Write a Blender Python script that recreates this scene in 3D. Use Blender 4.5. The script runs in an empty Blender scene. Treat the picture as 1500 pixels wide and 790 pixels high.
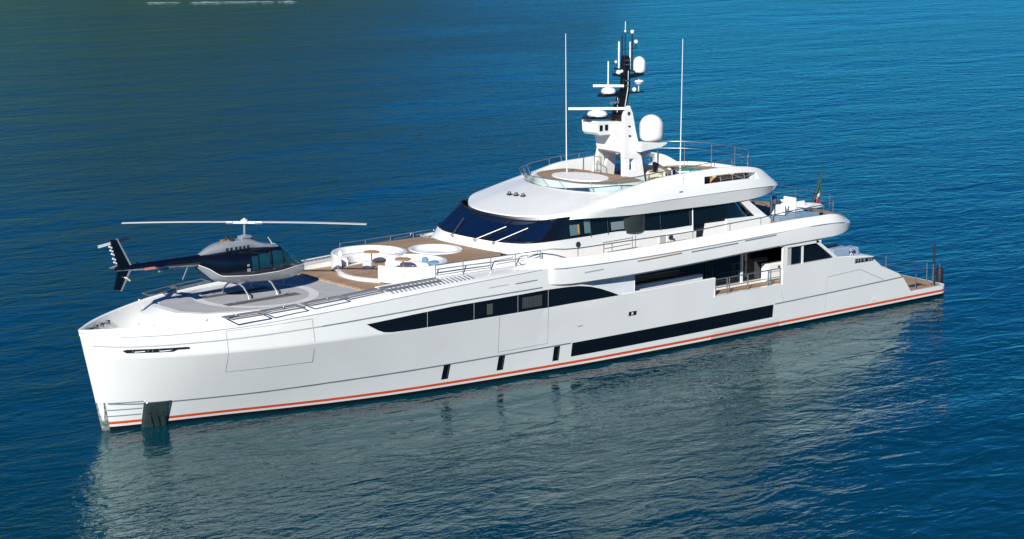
import bpy, bmesh, math, random
from math import sin, cos, pi, radians, sqrt, atan2
from mathutils import Vector, Matrix
random.seed(7)
S = bpy.context.scene
C = S.collection

# ------------------------------------------------------------------ camera
cd = bpy.data.cameras.new('camera'); cam = bpy.data.objects.new('camera', cd); C.objects.link(cam)
cam.location = (-42.83, -76.83, 23.11)
cam.rotation_euler = (radians(90 - 10.775), 0, radians(-40.341))
cd.sensor_width = 36; cd.lens = 36 * 3279 / 1500
cd.clip_start = 1; cd.clip_end = 20000
S.camera = cam

# ------------------------------------------------------------------ sky, sun, exposure
SUN_AZ = Vector((-1.7, -1.2)); SUN_EL = radians(29)
W = bpy.data.worlds.new('World'); S.world = W; W.use_nodes = True
wn = W.node_tree; bg = wn.nodes['Background']
sky = wn.nodes.new('ShaderNodeTexSky'); sky.sky_type = 'NISHITA'; sky.sun_disc = False
sky.sun_elevation = SUN_EL
sky.sun_rotation = atan2(SUN_AZ.x, SUN_AZ.y)
sky.altitude = 0; sky.air_density = 0.8; sky.dust_density = 0.0; sky.ozone_density = 3.5
tint = wn.nodes.new('ShaderNodeMix'); tint.data_type = 'RGBA'; tint.blend_type = 'MULTIPLY'; tint.inputs[0].default_value = 1
tint.inputs[7].default_value = (.07, .43, .82, 1)          # a deep, polarised-looking blue sky
wn.links.new(sky.outputs[0], tint.inputs[6]); wn.links.new(tint.outputs[2], bg.inputs[0]); bg.inputs[1].default_value = 0.065
ld = bpy.data.lights.new('sun', 'SUN'); ld.energy = 5.0; ld.angle = radians(0.53); ld.color = (1, 0.97, 0.895)
sun = bpy.data.objects.new('sun', ld); C.objects.link(sun)
_d = SUN_AZ.normalized() * cos(SUN_EL)
sun.rotation_euler = Vector((_d.x, _d.y, sin(SUN_EL))).to_track_quat('Z', 'Y').to_euler()
sun.location = (-40, -30, 60)
S.view_settings.view_transform = 'Standard'; S.view_settings.look = 'None'
S.view_settings.exposure = 0.36; S.view_settings.gamma = 1
S.cycles.max_bounces = 8; S.cycles.transparent_max_bounces = 12
S.cycles.caustics_reflective = False; S.cycles.caustics_refractive = False

# ------------------------------------------------------------------ materials
def mat(name, col, rough=.5, metal=0, coat=0, var=0, vscale=2, bump=0, bscale=20, spec=.5, coord='Object'):
    m = bpy.data.materials.new(name); m.use_nodes = True
    nt = m.node_tree; b = nt.nodes['Principled BSDF']
    b.inputs['Base Color'].default_value = (*col, 1); b.inputs['Roughness'].default_value = rough
    b.inputs['Metallic'].default_value = metal; b.inputs['Coat Weight'].default_value = coat
    b.inputs['Coat Roughness'].default_value = .04; b.inputs['Specular IOR Level'].default_value = spec
    tc = nt.nodes.new('ShaderNodeTexCoord')
    if var:
        n = nt.nodes.new('ShaderNodeTexNoise'); n.inputs['Scale'].default_value = vscale; n.inputs['Detail'].default_value = 5
        nt.links.new(tc.outputs[coord], n.inputs['Vector'])
        r = nt.nodes.new('ShaderNodeValToRGB'); r.color_ramp.elements[0].position = .3; r.color_ramp.elements[1].position = .7
        r.color_ramp.elements[0].color = (*[c * (1 - var) for c in col], 1); r.color_ramp.elements[1].color = (*[min(1, c * (1 + var)) for c in col], 1)
        nt.links.new(n.outputs['Fac'], r.inputs[0]); nt.links.new(r.outputs[0], b.inputs['Base Color'])
        mr = nt.nodes.new('ShaderNodeMapRange'); mr.inputs[3].default_value = rough * .8; mr.inputs[4].default_value = min(1, rough * 1.25)
        nt.links.new(n.outputs['Fac'], mr.inputs[0]); nt.links.new(mr.outputs[0], b.inputs['Roughness'])
    if bump:
        n = nt.nodes.new('ShaderNodeTexNoise'); n.inputs['Scale'].default_value = bscale; n.inputs['Detail'].default_value = 3
        nt.links.new(tc.outputs[coord], n.inputs['Vector'])
        bp = nt.nodes.new('ShaderNodeBump'); bp.inputs['Distance'].default_value = bump; bp.inputs['Strength'].default_value = 1
        nt.links.new(n.outputs['Fac'], bp.inputs['Height']); nt.links.new(bp.outputs[0], b.inputs['Normal'])
    return m

M = {}
M['white'] = mat('white_gelcoat', (.775, .785, .775), .28, coat=.4, var=.03, vscale=.6)
M['deckwhite'] = mat('white_deck_paint', (.72, .725, .73), .5, var=.03, vscale=1.5)
M['grey'] = mat('grey_deck_paint', (.40, .40, .41), .7, var=.06, vscale=1.5)
M['ring'] = mat('pale_deck_marking', (.62, .62, .62), .7, var=.05, vscale=2)
M['mat_pad'] = mat('dark_landing_mat', (.11, .10, .095), .85, var=.25, vscale=6)
M['glass'] = mat('tinted_glass', (.004, .006, .010), .03, coat=0, spec=.55, bump=.01, bscale=1.1)
M['glass_blue'] = mat('windshield_glass', (.003, .010, .035), .02, spec=.9)
M['line'] = mat('panel_groove', (.16, .20, .24), .6)
M['linelight'] = mat('fine_panel_groove', (.36, .38, .40), .6)
M['black'] = mat('black_paint', (.005, .005, .007), .4, coat=.15)
M['steel'] = mat('polished_steel', (.5, .51, .53), .32, metal=.9)
M['railsteel'] = mat('satin_steel', (.26, .27, .29), .38, metal=.6)
M['darksteel'] = mat('brushed_dark_steel', (.09, .10, .11), .3, metal=.8, var=.2, vscale=5)
M['anchorplate'] = mat('polished_anchor_plate', (.30, .36, .33), .2, metal=.9, var=.2, vscale=2)
M['cream'] = mat('cream_cushion', (.66, .58, .44), .8, bump=.004, bscale=60)
M['wcushion'] = mat('white_cushion', (.74, .74, .74), .8, bump=.004, bscale=60)
M['bluecushion'] = mat('blue_cushion', (.13, .24, .36), .8, bump=.004, bscale=60)
M['cover'] = mat('blue_grey_canvas_cover', (.22, .30, .42), .85, var=.12, vscale=3, bump=.01, bscale=8)
M['greyfab'] = mat('grey_outdoor_fabric', (.17, .155, .14), .9, var=.15, vscale=4)
M['green'] = mat('green_towel', (.01, .24, .20), .85)
M['navy'] = mat('navy_canvas', (.012, .04, .11), .8)
M['wood'] = mat('varnished_tabletop', (.42, .25, .12), .4, var=.15, vscale=6)
M['rubber'] = mat('black_rubber', (.012, .012, .016), .55)
M['curtain'] = mat('grey_curtain', (.035, .045, .048), .8)
M['panel'] = mat('recessed_white_panel', (.66, .70, .73), .35)
M['gold'] = mat('brown_leather', (.30, .16, .07), .6)

def teak():
    m = bpy.data.materials.new('teak_deck'); m.use_nodes = True; nt = m.node_tree; b = nt.nodes['Principled BSDF']
    tc = nt.nodes.new('ShaderNodeTexCoord'); sp = nt.nodes.new('ShaderNodeSeparateXYZ'); nt.links.new(tc.outputs['Object'], sp.inputs[0])
    w = nt.nodes.new('ShaderNodeMath'); w.operation = 'MULTIPLY'; w.inputs[1].default_value = 1 / .11; nt.links.new(sp.outputs['Y'], w.inputs[0])
    fr = nt.nodes.new('ShaderNodeMath'); fr.operation = 'FRACT'; nt.links.new(w.outputs[0], fr.inputs[0])
    lt = nt.nodes.new('ShaderNodeMath'); lt.operation = 'LESS_THAN'; lt.inputs[1].default_value = .09; nt.links.new(fr.outputs[0], lt.inputs[0])
    fl = nt.nodes.new('ShaderNodeMath'); fl.operation = 'FLOOR'; nt.links.new(w.outputs[0], fl.inputs[0])
    wn_ = nt.nodes.new('ShaderNodeTexWhiteNoise'); wn_.noise_dimensions = '1D'; nt.links.new(fl.outputs[0], wn_.inputs['W'])
    n = nt.nodes.new('ShaderNodeTexNoise'); n.inputs['Scale'].default_value = 3; n.inputs['Detail'].default_value = 6
    mp = nt.nodes.new('ShaderNodeMapping'); mp.inputs['Scale'].default_value = (1, 8, 8)
    nt.links.new(tc.outputs['Object'], mp.inputs[0]); nt.links.new(mp.outputs[0], n.inputs['Vector'])
    ad = nt.nodes.new('ShaderNodeMath'); ad.operation = 'ADD'; nt.links.new(n.outputs['Fac'], ad.inputs[0])
    sc = nt.nodes.new('ShaderNodeMath'); sc.operation = 'MULTIPLY'; sc.inputs[1].default_value = .35; nt.links.new(wn_.outputs[0], sc.inputs[0]); nt.links.new(sc.outputs[0], ad.inputs[1])
    r = nt.nodes.new('ShaderNodeValToRGB'); r.color_ramp.elements[0].color = (.25, .15, .085, 1); r.color_ramp.elements[1].color = (.42, .285, .18, 1)
    r.color_ramp.elements[0].position = .3; r.color_ramp.elements[1].position = .95
    nt.links.new(ad.outputs[0], r.inputs[0])
    mx = nt.nodes.new('ShaderNodeMix'); mx.data_type = 'RGBA'; nt.links.new(lt.outputs[0], mx.inputs[0]); nt.links.new(r.outputs[0], mx.inputs[6]); mx.inputs[7].default_value = (.06, .045, .035, 1)
    nt.links.new(mx.outputs[2], b.inputs['Base Color']); b.inputs['Roughness'].default_value = .7
    return m
M['teak'] = teak()

def hull_mat():
    m = bpy.data.materials.new('hull_paint'); m.use_nodes = True; nt = m.node_tree; b = nt.nodes['Principled BSDF']
    tc = nt.nodes.new('ShaderNodeTexCoord'); sp = nt.nodes.new('ShaderNodeSeparateXYZ'); nt.links.new(tc.outputs['Object'], sp.inputs[0])
    mr = nt.nodes.new('ShaderNodeMapRange'); mr.inputs[1].default_value = -1; mr.inputs[2].default_value = 4; nt.links.new(sp.outputs['Z'], mr.inputs[0])
    r = nt.nodes.new('ShaderNodeValToRGB'); r.color_ramp.interpolation = 'CONSTANT'
    def p(z): return (z + 1) / 5
    el = r.color_ramp.elements
    el[0].position = 0; el[0].color = (.008, .009, .012, 1)
    el[1].position = p(.14); el[1].color = (.78, .78, .78, 1)
    e = el.new(p(.235)); e.color = (.66, .085, .018, 1)
    e = el.new(p(.36)); e.color = (.77, .785, .775, 1)
    nt.links.new(mr.outputs[0], r.inputs[0])
    n = nt.nodes.new('ShaderNodeTexNoise'); n.inputs['Scale'].default_value = .5; n.inputs['Detail'].default_value = 6; nt.links.new(tc.outputs['Object'], n.inputs['Vector'])
    mr2 = nt.nodes.new('ShaderNodeMapRange'); mr2.inputs[3].default_value = .93; mr2.inputs[4].default_value = 1.03; nt.links.new(n.outputs['Fac'], mr2.inputs[0])
    mx = nt.nodes.new('ShaderNodeMix'); mx.data_type = 'RGBA'; mx.blend_type = 'MULTIPLY'; mx.inputs[0].default_value = 1
    nt.links.new(r.outputs[0], mx.inputs[6]); nt.links.new(mr2.outputs[0], mx.inputs[7])
    # faint vertical run-off marks
    mp3 = nt.nodes.new('ShaderNodeMapping'); mp3.inputs['Scale'].default_value = (2.2, 2.2, .22); nt.links.new(tc.outputs['Object'], mp3.inputs[0])
    n3 = nt.nodes.new('ShaderNodeTexNoise'); n3.inputs['Scale'].default_value = 1.5; n3.inputs['Detail'].default_value = 6; nt.links.new(mp3.outputs[0], n3.inputs['Vector'])
    mr3 = nt.nodes.new('ShaderNodeMapRange'); mr3.inputs[1].default_value = .55; mr3.inputs[2].default_value = .8; mr3.inputs[3].default_value = 1; mr3.inputs[4].default_value = .975; nt.links.new(n3.outputs['Fac'], mr3.inputs[0])
    mx3 = nt.nodes.new('ShaderNodeMix'); mx3.data_type = 'RGBA'; mx3.blend_type = 'MULTIPLY'; mx3.inputs[0].default_value = 1
    nt.links.new(mx.outputs[2], mx3.inputs[6]); nt.links.new(mr3.outputs[0], mx3.inputs[7])
    nt.links.new(mx3.outputs[2], b.inputs['Base Color'])
    b.inputs['Roughness'].default_value = .25; b.inputs['Coat Weight'].default_value = 1; b.inputs['Coat Roughness'].default_value = .05
    n2 = nt.nodes.new('ShaderNodeTexNoise'); n2.inputs['Scale'].default_value = .9; n2.inputs['Detail'].default_value = 1; nt.links.new(tc.outputs['Object'], n2.inputs['Vector'])
    bp = nt.nodes.new('ShaderNodeBump'); bp.inputs['Distance'].default_value = .02; nt.links.new(n2.outputs['Fac'], bp.inputs['Height']); nt.links.new(bp.outputs[0], b.inputs['Coat Normal'])
    return m
M['hull'] = hull_mat()

def clear_glass(name, tint, refl=.12):
    m = bpy.data.materials.new(name); m.use_nodes = True; nt = m.node_tree
    for n in list(nt.nodes):
        if n.type == 'BSDF_PRINCIPLED': nt.nodes.remove(n)
    out = nt.nodes['Material Output']
    t = nt.nodes.new('ShaderNodeBsdfTransparent'); t.inputs[0].default_value = (*tint, 1)
    g = nt.nodes.new('ShaderNodeBsdfGlossy'); g.inputs['Roughness'].default_value = .02; g.inputs[0].default_value = (.5, .5, .5, 1)
    f = nt.nodes.new('ShaderNodeFresnel'); f.inputs[0].default_value = 1.12
    mx = nt.nodes.new('ShaderNodeMixShader'); nt.links.new(f.outputs[0], mx.inputs[0]); nt.links.new(t.outputs[0], mx.inputs[1]); nt.links.new(g.outputs[0], mx.inputs[2])
    nt.links.new(mx.outputs[0], out.inputs[0]); return m
M['clear'] = clear_glass('clear_windbreak_glass', (.74, .86, .87))
M['heliglass'] = clear_glass('cabin_glass', (.18, .36, .48))

# ------------------------------------------------------------------ mesh helpers
class MB:
    def __init__(s): s.bm = bmesh.new()
    def face(s, pts):
        try: return s.bm.faces.new([s.bm.verts.new(p) for p in pts])
        except ValueError: return None
    def grid(s, rows, closed=False, skip=None):
        vs = [[s.bm.verts.new(p) for p in r] for r in rows]; n = len(rows[0])
        for i in range(len(rows) - 1):
            for j in range(n if closed else n - 1):
                if skip and skip(i, j): continue
                q = [vs[i][j], vs[i][(j + 1) % n], vs[i + 1][(j + 1) % n], vs[i + 1][j]]
                try: s.bm.faces.new(q)
                except ValueError: pass
        return vs
    def box(s, c, d, rz=0, ry=0, taper=1):
        m = Matrix.Translation(c) @ Matrix.Rotation(rz, 4, 'Z') @ Matrix.Rotation(ry, 4, 'Y')
        v = []
        for z in (-1, 1):
            k = taper if z > 0 else 1
            for x, y in ((-1, -1), (1, -1), (1, 1), (-1, 1)): v.append(s.bm.verts.new(m @ Vector((x * d[0] / 2 * k, y * d[1] / 2 * k, z * d[2] / 2))))
        for f in ((3, 2, 1, 0), (4, 5, 6, 7), (0, 1, 5, 4), (1, 2, 6, 5), (2, 3, 7, 6), (3, 0, 4, 7)): s.bm.faces.new([v[i] for i in f])
        return s
    def tube(s, path, r, n=8, r2=None, caps=True, closed=False):
        path = [Vector(p) for p in path]; k = len(path); rings = []
        for i, p in enumerate(path):
            a = path[i - 1] if (i or closed) else path[0]; b = path[(i + 1) % k] if (i < k - 1 or closed) else path[-1]
            t = (b - a).normalized(); u = t.cross(Vector((0, 0, 1)))
            if u.length < .05: u = t.cross(Vector((0, 1, 0)))
            u.normalize(); v = t.cross(u)
            rr = r if r2 is None else r + (r2 - r) * i / max(1, k - 1)
            rings.append([s.bm.verts.new(p + (u * cos(2 * pi * j / n) + v * sin(2 * pi * j / n)) * rr) for j in range(n)])
        for i in range(k if closed else k - 1):
            A, B = rings[i], rings[(i + 1) % k]
            for j in range(n): s.bm.faces.new([A[j], A[(j + 1) % n], B[(j + 1) % n], B[j]])
        if caps and not closed: s.bm.faces.new(rings[0][::-1]); s.bm.faces.new(rings[-1])
        return s
    def lathe(s, prof, c, n=32, a0=0, a1=2 * pi, axis='Z'):
        full = abs(a1 - a0 - 2 * pi) < 1e-6; rows = []
        for k in range(n if full else n + 1):
            a = a0 + (a1 - a0) * k / n; row = []
            for r, z in prof:
                p = Vector((r * cos(a), r * sin(a), z))
                if axis == 'X': p = Vector((z, r * cos(a), r * sin(a)))
                row.append(Vector(c) + p)
            rows.append(row)
        vs = [[s.bm.verts.new(p) for p in r] for r in rows]; m = len(prof)
        for i in range(n):
            A, B = vs[i], vs[(i + 1) % len(vs)]
            for j in range(m - 1):
                try: s.bm.faces.new([A[j], B[j], B[j + 1], A[j + 1]])
                except ValueError: pass
        return s
    def prism(s, poly, f0, f1):
        a = [s.bm.verts.new(f0(*p)) for p in poly]; b = [s.bm.verts.new(f1(*p)) for p in poly]; n = len(poly)
        s.bm.faces.new(a); s.bm.faces.new(b[::-1])
        for i in range(n): s.bm.faces.new([a[i], b[i], b[(i + 1) % n], a[(i + 1) % n]])
        return s
    def slab(s, poly, z0, z1): return s.prism(poly, lambda x, y: (x, y, z0), lambda x, y: (x, y, z1))
    def build(s, name, m, parent=None, bevel=0, angle=35, thick=0, sub=0, label=None, seg=2):
        lo_ = [v for v in s.bm.verts if not v.link_faces]
        if lo_: bmesh.ops.delete(s.bm, geom=lo_, context='VERTS')
        bmesh.ops.remove_doubles(s.bm, verts=s.bm.verts, dist=1e-4)
        bmesh.ops.dissolve_degenerate(s.bm, edges=s.bm.edges, dist=1e-5)
        bmesh.ops.recalc_face_normals(s.bm, faces=s.bm.faces)
        me = bpy.data.meshes.new(name); s.bm.to_mesh(me); s.bm.free()
        if angle:
            me.shade_smooth(); me.set_sharp_from_angle(angle=radians(angle))
        me.materials.append(M[m] if isinstance(m, str) else m)
        o = bpy.data.objects.new(name, me); C.objects.link(o)
        if parent: o.parent = parent
        if thick:
            q = o.modifiers.new('solid', 'SOLIDIFY'); q.thickness = thick; q.offset = 0
        if bevel:
            q = o.modifiers.new('bevel', 'BEVEL'); q.width = bevel; q.segments = seg; q.limit_method = 'ANGLE'; q.angle_limit = radians(40)
            q.harden_normals = True
        if sub:
            q = o.modifiers.new('sub', 'SUBSURF'); q.levels = sub; q.render_levels = sub
        if label: o['label'] = label
        return o

def tag(o, label, cat, group=None):
    o['label'] = label; o['category'] = cat
    if group: o['group'] = group
    return o
def empty(name, loc, rz=0):
    o = bpy.data.objects.new(name, None); C.objects.link(o); o.location = loc; o.rotation_euler.z = rz; o.empty_display_size = .3
    return o
def copy_tree(o, parent=None):
    c = o.copy(); C.objects.link(c)
    if parent: c.parent = parent
    for ch in [k for k in bpy.data.objects if k.parent == o]: copy_tree(ch, c)
    return c
def pint(x, pts, k=1):
    xs = [q[0] for q in pts]; ys = [q[k] for q in pts]
    if x <= xs[0]: return ys[0]
    if x >= xs[-1]: return ys[-1]
    n = len(xs); d = [(ys[i + 1] - ys[i]) / (xs[i + 1] - xs[i]) for i in range(n - 1)]
    m = [d[0]] + [0 if d[i - 1] * d[i] <= 0 else 2 * d[i - 1] * d[i] / (d[i - 1] + d[i]) for i in range(1, n - 1)] + [d[-1]]
    i = 0
    while x > xs[i + 1]: i += 1
    h = xs[i + 1] - xs[i]; t = (x - xs[i]) / h
    return ys[i] * (2 * t ** 3 - 3 * t * t + 1) + h * m[i] * (t ** 3 - 2 * t * t + t) + ys[i + 1] * (-2 * t ** 3 + 3 * t * t) + h * m[i + 1] * (t ** 3 - t * t)
def lint(x, pts):
    if x <= pts[0][0]: return pts[0][1]
    for a, b in zip(pts, pts[1:]):
        if x <= b[0]: return a[1] + (b[1] - a[1]) * (x - a[0]) / (b[0] - a[0]) if b[0] > a[0] else b[1]
    return pts[-1][1]

# ------------------------------------------------------------------ hull form (x aft from the bow, y to starboard, z up)
WLB = [(0, 0), (.5, .22), (1.5, .52), (2.8, .85), (5, 1.42), (7.2, 2.05), (9.6, 2.68), (13, 3.32), (18, 3.85), (24, 4.25), (31, 4.38), (60, 4.38)]
SHB = [(0, 0), (.12, .28), (.4, .55), (1, 1.02), (2, 1.68), (3, 2.2), (4, 2.6), (5, 2.95), (7, 3.5), (10, 4.0), (14, 4.35), (20, 4.55), (26, 4.62), (60, 4.62)]
def stem(z): return .9 * (1 - min(z, 4.2) / 4.2)
def HB(x, z):
    xx = x - stem(z)
    if xx <= 0: return 0.
    t = max(0, min(1, z / 3.1)); g = t ** 1.1 * (1.15 - .15 * t)
    if z < 0: return pint(xx, WLB) * max(.2, 1 + z * .25)
    return pint(xx, WLB) * (1 - g) + pint(xx, SHB) * g
KNU = [(0, 3.99), (1.5, 3.99), (5, 4.09), (8, 4.29), (10, 4.40), (13.2, 4.59), (16.7, 4.74), (20.3, 4.85)]      # upper knuckle where the side turns inboard
CAPY = [(0, 0), (.35, .32), (.7, .62), (1.2, 1.0), (2, 1.5), (3, 2.0), (4, 2.4), (5, 2.72), (6.5, 3.0), (8, 3.14), (11, 3.28), (13, 3.36), (15, 3.45), (20.3, 3.7)]
CAPZ = [(0, 4.22), (1, 4.28), (3, 4.38), (5, 4.5), (8, 4.63), (11, 4.76), (13, 4.86), (15, 4.91), (20.3, 4.97)]
def capy(x): return pint(x, CAPY)
def capz(x): return pint(x, CAPZ)
def knu(x): return pint(x, KNU)

yacht = empty('motor_yacht', (0, 0, 0))
tag(yacht, 'long white motor yacht with orange waterline stripe and helicopter on its foredeck', 'yacht')

# ---- hull shell
hm = MB()
def side(x0, x1, zlo, ztop, nx, nz, off=0, sgn=None, mb=None):
    for s in ((-1, 1) if sgn is None else (sgn,)):
        rows = []
        for i in range(nx + 1):
            x = x0 + (x1 - x0) * i / nx
            zl, zt = (zlo(x) if callable(zlo) else zlo), (ztop(x) if callable(ztop) else ztop)
            rows.append([(x, s * (HB(x, zl + (zt - zl) * j / nz) - off), zl + (zt - zl) * j / nz) for j in range(nz + 1)])
        (mb or hm).grid(rows)
# forward body: the stem rakes, so rows follow z and columns start on the stem
ZR = [-1, -.3, 0, .14, .235, .375, .6, .9, 1.2, 1.6, 2.0, 2.4, 2.8, 3.05, 3.1, 3.2, 3.5, 3.8]
XS = [0, .02, .06, .12, .22, .35, .5, .7, 1, 1.4, 1.9, 2.5, 3.2, 4, 5, 6, 7, 8, 9.5, 11, 12.5, 14, 15.5, 17, 18.5, 20.3]
for s in (-1, 1):
    rows = []
    for xs in XS:
        r = []
        for z in ZR:
            st = stem(max(z, 0)); x = st + (20.3 - st) * xs / 20.3; r.append((x, s * HB(x, z), z))
        kz = knu(xs); cz = capz(xs); cy = capy(xs); yk = HB(xs, 3.9)
        st = stem(kz); x = st + (20.3 - st) * xs / 20.3
        r.append((x, s * HB(x, kz), kz))
        w = min(1, max(0, (xs - 2) / 4))                 # near the bow the bulwark stays upright, further aft it leans in
        y1 = yk * (1 - .12 * w) if w else yk
        r.append((xs, s * (yk - (yk - cy) * .12), kz + (cz - kz) * .35))
        r.append((xs, s * (yk - (yk - cy) * (.25 + .35 * w)), kz + (cz - kz) * .80))
        r.append((xs, s * (cy + (yk - cy) * .12), cz - .01))
        r.append((xs, s * cy, cz))
        rows.append(r)
    hm.grid(rows)
    # inner face of the bow bulwark, down to the well and the side channel of the landing deck
    rows = []
    for xs in [0, .35, .5, .7, 1, 1.4, 1.9, 2.5, 3.2, 4, 5, 6, 7, 8, 9.5, 11, 12.6]:
        cy = capy(xs); zf = 3.5 if xs < 4.1 else 4.1; rows.append([(xs if xs > .3 else .30, s * cy, capz(xs)), (max(xs, .34), s * max(0, cy - .06), capz(xs) - .03), (max(xs, .45), s * max(0, cy - .12), zf)])
    hm.grid(rows)
    # short overlap of the upper side inside the front of the wing
    rows = []
    for xs in (20.3, 20.6, 20.95):
        kz, cz, cy, yk = knu(xs), capz(xs), capy(xs), HB(xs, 3.9)
        rows.append([(xs, s * yk, 4.15), (xs, s * yk, kz), (xs, s * (yk - (yk - cy) * .12), kz + (cz - kz) * .35), (xs, s * (yk - (yk - cy) * .6), kz + (cz - kz) * .8), (xs, s * cy, cz)])
    hm.grid(rows)
mb = MB(); cl = [0, .12, .25, .35, .5, .7, 1, 1.4, 1.9, 2.5, 3.2, 4, 4.8, 5.6]
mb.tube([(max(x, .07), s_ * (capy(x) + .02), capz(x) - .035) for x, s_ in [(x, -1) for x in reversed(cl)] + [(x, 1) for x in cl[1:]]], .075, 10); mb.build('bow_cap_rail', 'white', yacht, angle=60)
# after body
TOPA = [(20.3, 4.2), (21.6, 4.0), (22.4, 3.93), (23.1, 3.80), (23.7, 3.62), (24.3, 3.40), (24.9, 3.13), (31.0, 3.12)]
side(20.3, 31.0, -1, -.3, 12, 1); side(20.3, 31.0, -.3, .6, 12, 5); side(20.3, 31.0, .6, 2.25, 12, 4); side(20.3, 31.0, 2.25, lambda x: lint(x, TOPA), 36, 4)
side(31.0, 35.65, -1, .6, 6, 4); side(31.0, 35.65, .6, 2.25, 6, 3)
def TOPB(x): return lint(x, [(35.65, 4.12), (38.05, 4.12), (39.55, 3.07), (41.0, 2.98)])
side(35.65, 48.0, -1, .54, 10, 4)
side(35.65, 45.5, .54, lambda x: lint(x, [(35.65, 2.25), (42.9, 2.25), (44.6, 1.56), (45.5, .545)]), 26, 4)
side(35.65, 39.5, 2.25, 3.10, 6, 2)
side(35.65, 35.92, 3.10, 4.12, 1, 2); side(35.92, 38.3, 4.0, 4.12, 4, 1)
side(39.5, 40.85, 2.25, lambda x: lint(x, [(39.5, 3.10), (40.85, 2.99)]), 3, 2)
side(40.85, 42.9, 2.25, lambda x: lint(x, [(40.85, 2.62), (42.42, 2.60), (42.9, 2.25)]), 8, 2)
side(40.85, 42.25, lambda x: lint(x, [(40.85, 2.86), (42.25, 2.80)]), lambda x: lint(x, [(40.85, 2.99), (42.25, 2.82)]), 4, 1)
for s in (-1, 1):   # sloping pillar of the after window
    f = lambda x, z: (x, s * HB(x, z), z)
    hm.face([f(38.05, 4.12), f(39.55, 3.10), f(39.30, 3.10), f(37.95, 4.0), f(37.95, 4.12)])
# transom and platform end, rounded corners
for s in (-1, 1):
    rows = []
    for k in range(7):
        a = k / 6 * pi / 2; x = 48.0 + .85 * sin(a) ** .9 if k else 48.0; t = k / 6
        rows.append([(48.0 + .55 * sin(a), s * ((3.9 + .46 * cos(a))), z) for z in (-1, 0, .14, .235, .375, .54)])
    rows.append([(48.75, s * 2.0, z) for z in (-1, 0, .14, .235, .375, .54)]); rows.append([(48.85, 0, z) for z in (-1, 0, .14, .235, .375, .54)])
    hm.grid(rows)
hull = hm.build('hull', 'hull', yacht, angle=28)

# bulwark thickness (inner skins and cap rails) aft of the foredeck
for s in (-1, 1):
    def wall(pts, zb, th=.14):
        bw = MB(); rows = []
        for x, z in pts:
            y = HB(x, z) ; rows.append([(x, s * y, z), (x, s * (y - .02), z + .025), (x, s * (y - th + .02), z + .025), (x, s * (y - th), z), (x, s * (y - th), zb)])
        bw.grid(rows); bw.build('bulwark', 'white', yacht)
    wall([(24.9, 3.13), (28, 3.12), (31.0, 3.12)], 2.2)
    wall([(39.55, 3.09), (40.2, 3.04), (40.85, 2.99), (42.25, 2.82)], 2.7)
    wall([(42.42, 2.61), (42.9, 2.25), (43.7, 1.92), (44.6, 1.56), (45.5, .56)], .5)
    bw = MB()
    for x in (31.0, 35.65):
        f = lambda d, z: (x, s * (4.60 - d), z)
        bw.face([f(0, 2.2), f(0, 3.14 if x < 32 else 4.1), f(.14, 3.14 if x < 32 else 4.1), f(.14, 2.2)])
    bw.face([(31, s * 4.56, 2.255), (35.65, s * 4.56, 2.255), (35.65, s * 4.36, 2.255), (31, s * 4.36, 2.255)])
    bw.build('gate_frame', 'white', yacht)

def ribbon(name, fx, zc, h, x0, x1, m, n=24, off=.006, side_=(-1, 1), parent=hull):
    for s in side_:
        mb = MB(); rows = []
        for i in range(n + 1):
            x = x0 + (x1 - x0) * i / n; z = zc(x) if callable(zc) else zc
            rows.append([(x, s * (fx(x, z - h / 2) + off), z - h / 2), (x, s * (fx(x, z + h / 2) + off), z + h / 2)])
        mb.grid(rows); mb.build(name, m, parent)
LB = [(.1, 3.64), (1.5, 3.57), (3.6, 3.61), (5, 3.64), (8.6, 3.77), (10, 3.82), (13.2, 3.94), (16.7, 4.03), (20.3, 4.05)]
ribbon('styling_line', HB, lambda x: pint(x, LB), .045, .15, 9, 'linelight', 40)
ribbon('styling_line', HB, lambda x: pint(x, LB), .055, 9, 20.3, 'line', 24)
ribbon('knuckle_line', HB, lambda x: knu(x) - .01, .035, 1.2, 20.3, 'linelight', 40)
CH = [(.7, 1.16), (2.5, 1.05), (5.5, 1.04), (10.4, 1.15), (15.1, 1.2), (22, 1.24), (35, 1.30), (38.4, 1.34), (44.7, 1.46)]
ribbon('chine_line', HB, lambda x: pint(x, CH), .06, .75, 22.2, 'line', 60)
ribbon('chine_line', HB, lambda x: pint(x, CH), .06, 35.25, 44.66, 'line', 20)

def onhull(x, z, s=-1, off=.01): return (x, s * (HB(x, z) + off), z)
def hullpatch(name, x0, x1, zlo, zhi, m, nx=12, nz=3, off=.012, parent=hull, sides=(-1, 1), label=None):
    for s in sides:
        mb = MB(); rows = []
        for i in range(nx + 1):
            x = x0 + (x1 - x0) * i / nx; a = zlo(x) if callable(zlo) else zlo; b = zhi(x) if callable(zhi) else zhi
            rows.append([onhull(x, a + (b - a) * j / nz, s, off) for j in range(nz + 1)])
        mb.grid(rows)
        mb.build(name, m, parent, label=label)
# long upper window band, split in panes with thin mullions
WT = [(11.07, 3.62), (13.4, 3.76), (15.5, 3.85), (17.9, 3.88), (20.5, 3.92), (21.6, 3.90), (22.4, 3.86), (23.1, 3.74), (23.7, 3.57), (24.3, 3.35), (24.78, 3.15)]
WB_ = [(11.07, 3.61), (11.6, 3.30), (11.9, 3.18), (12.3, 3.135), (13.4, 3.12), (24.78, 3.13)]
cuts = [11.07, 14.05, 16.5, 18.9, 20.62, 24.78]
for a, b in zip(cuts, cuts[1:]):
    hullpatch('window', a + (.010 if a > 12 else 0), b - .010, lambda x: lint(x, WB_), lambda x: lint(x, WT), 'glass', 22)
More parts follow.
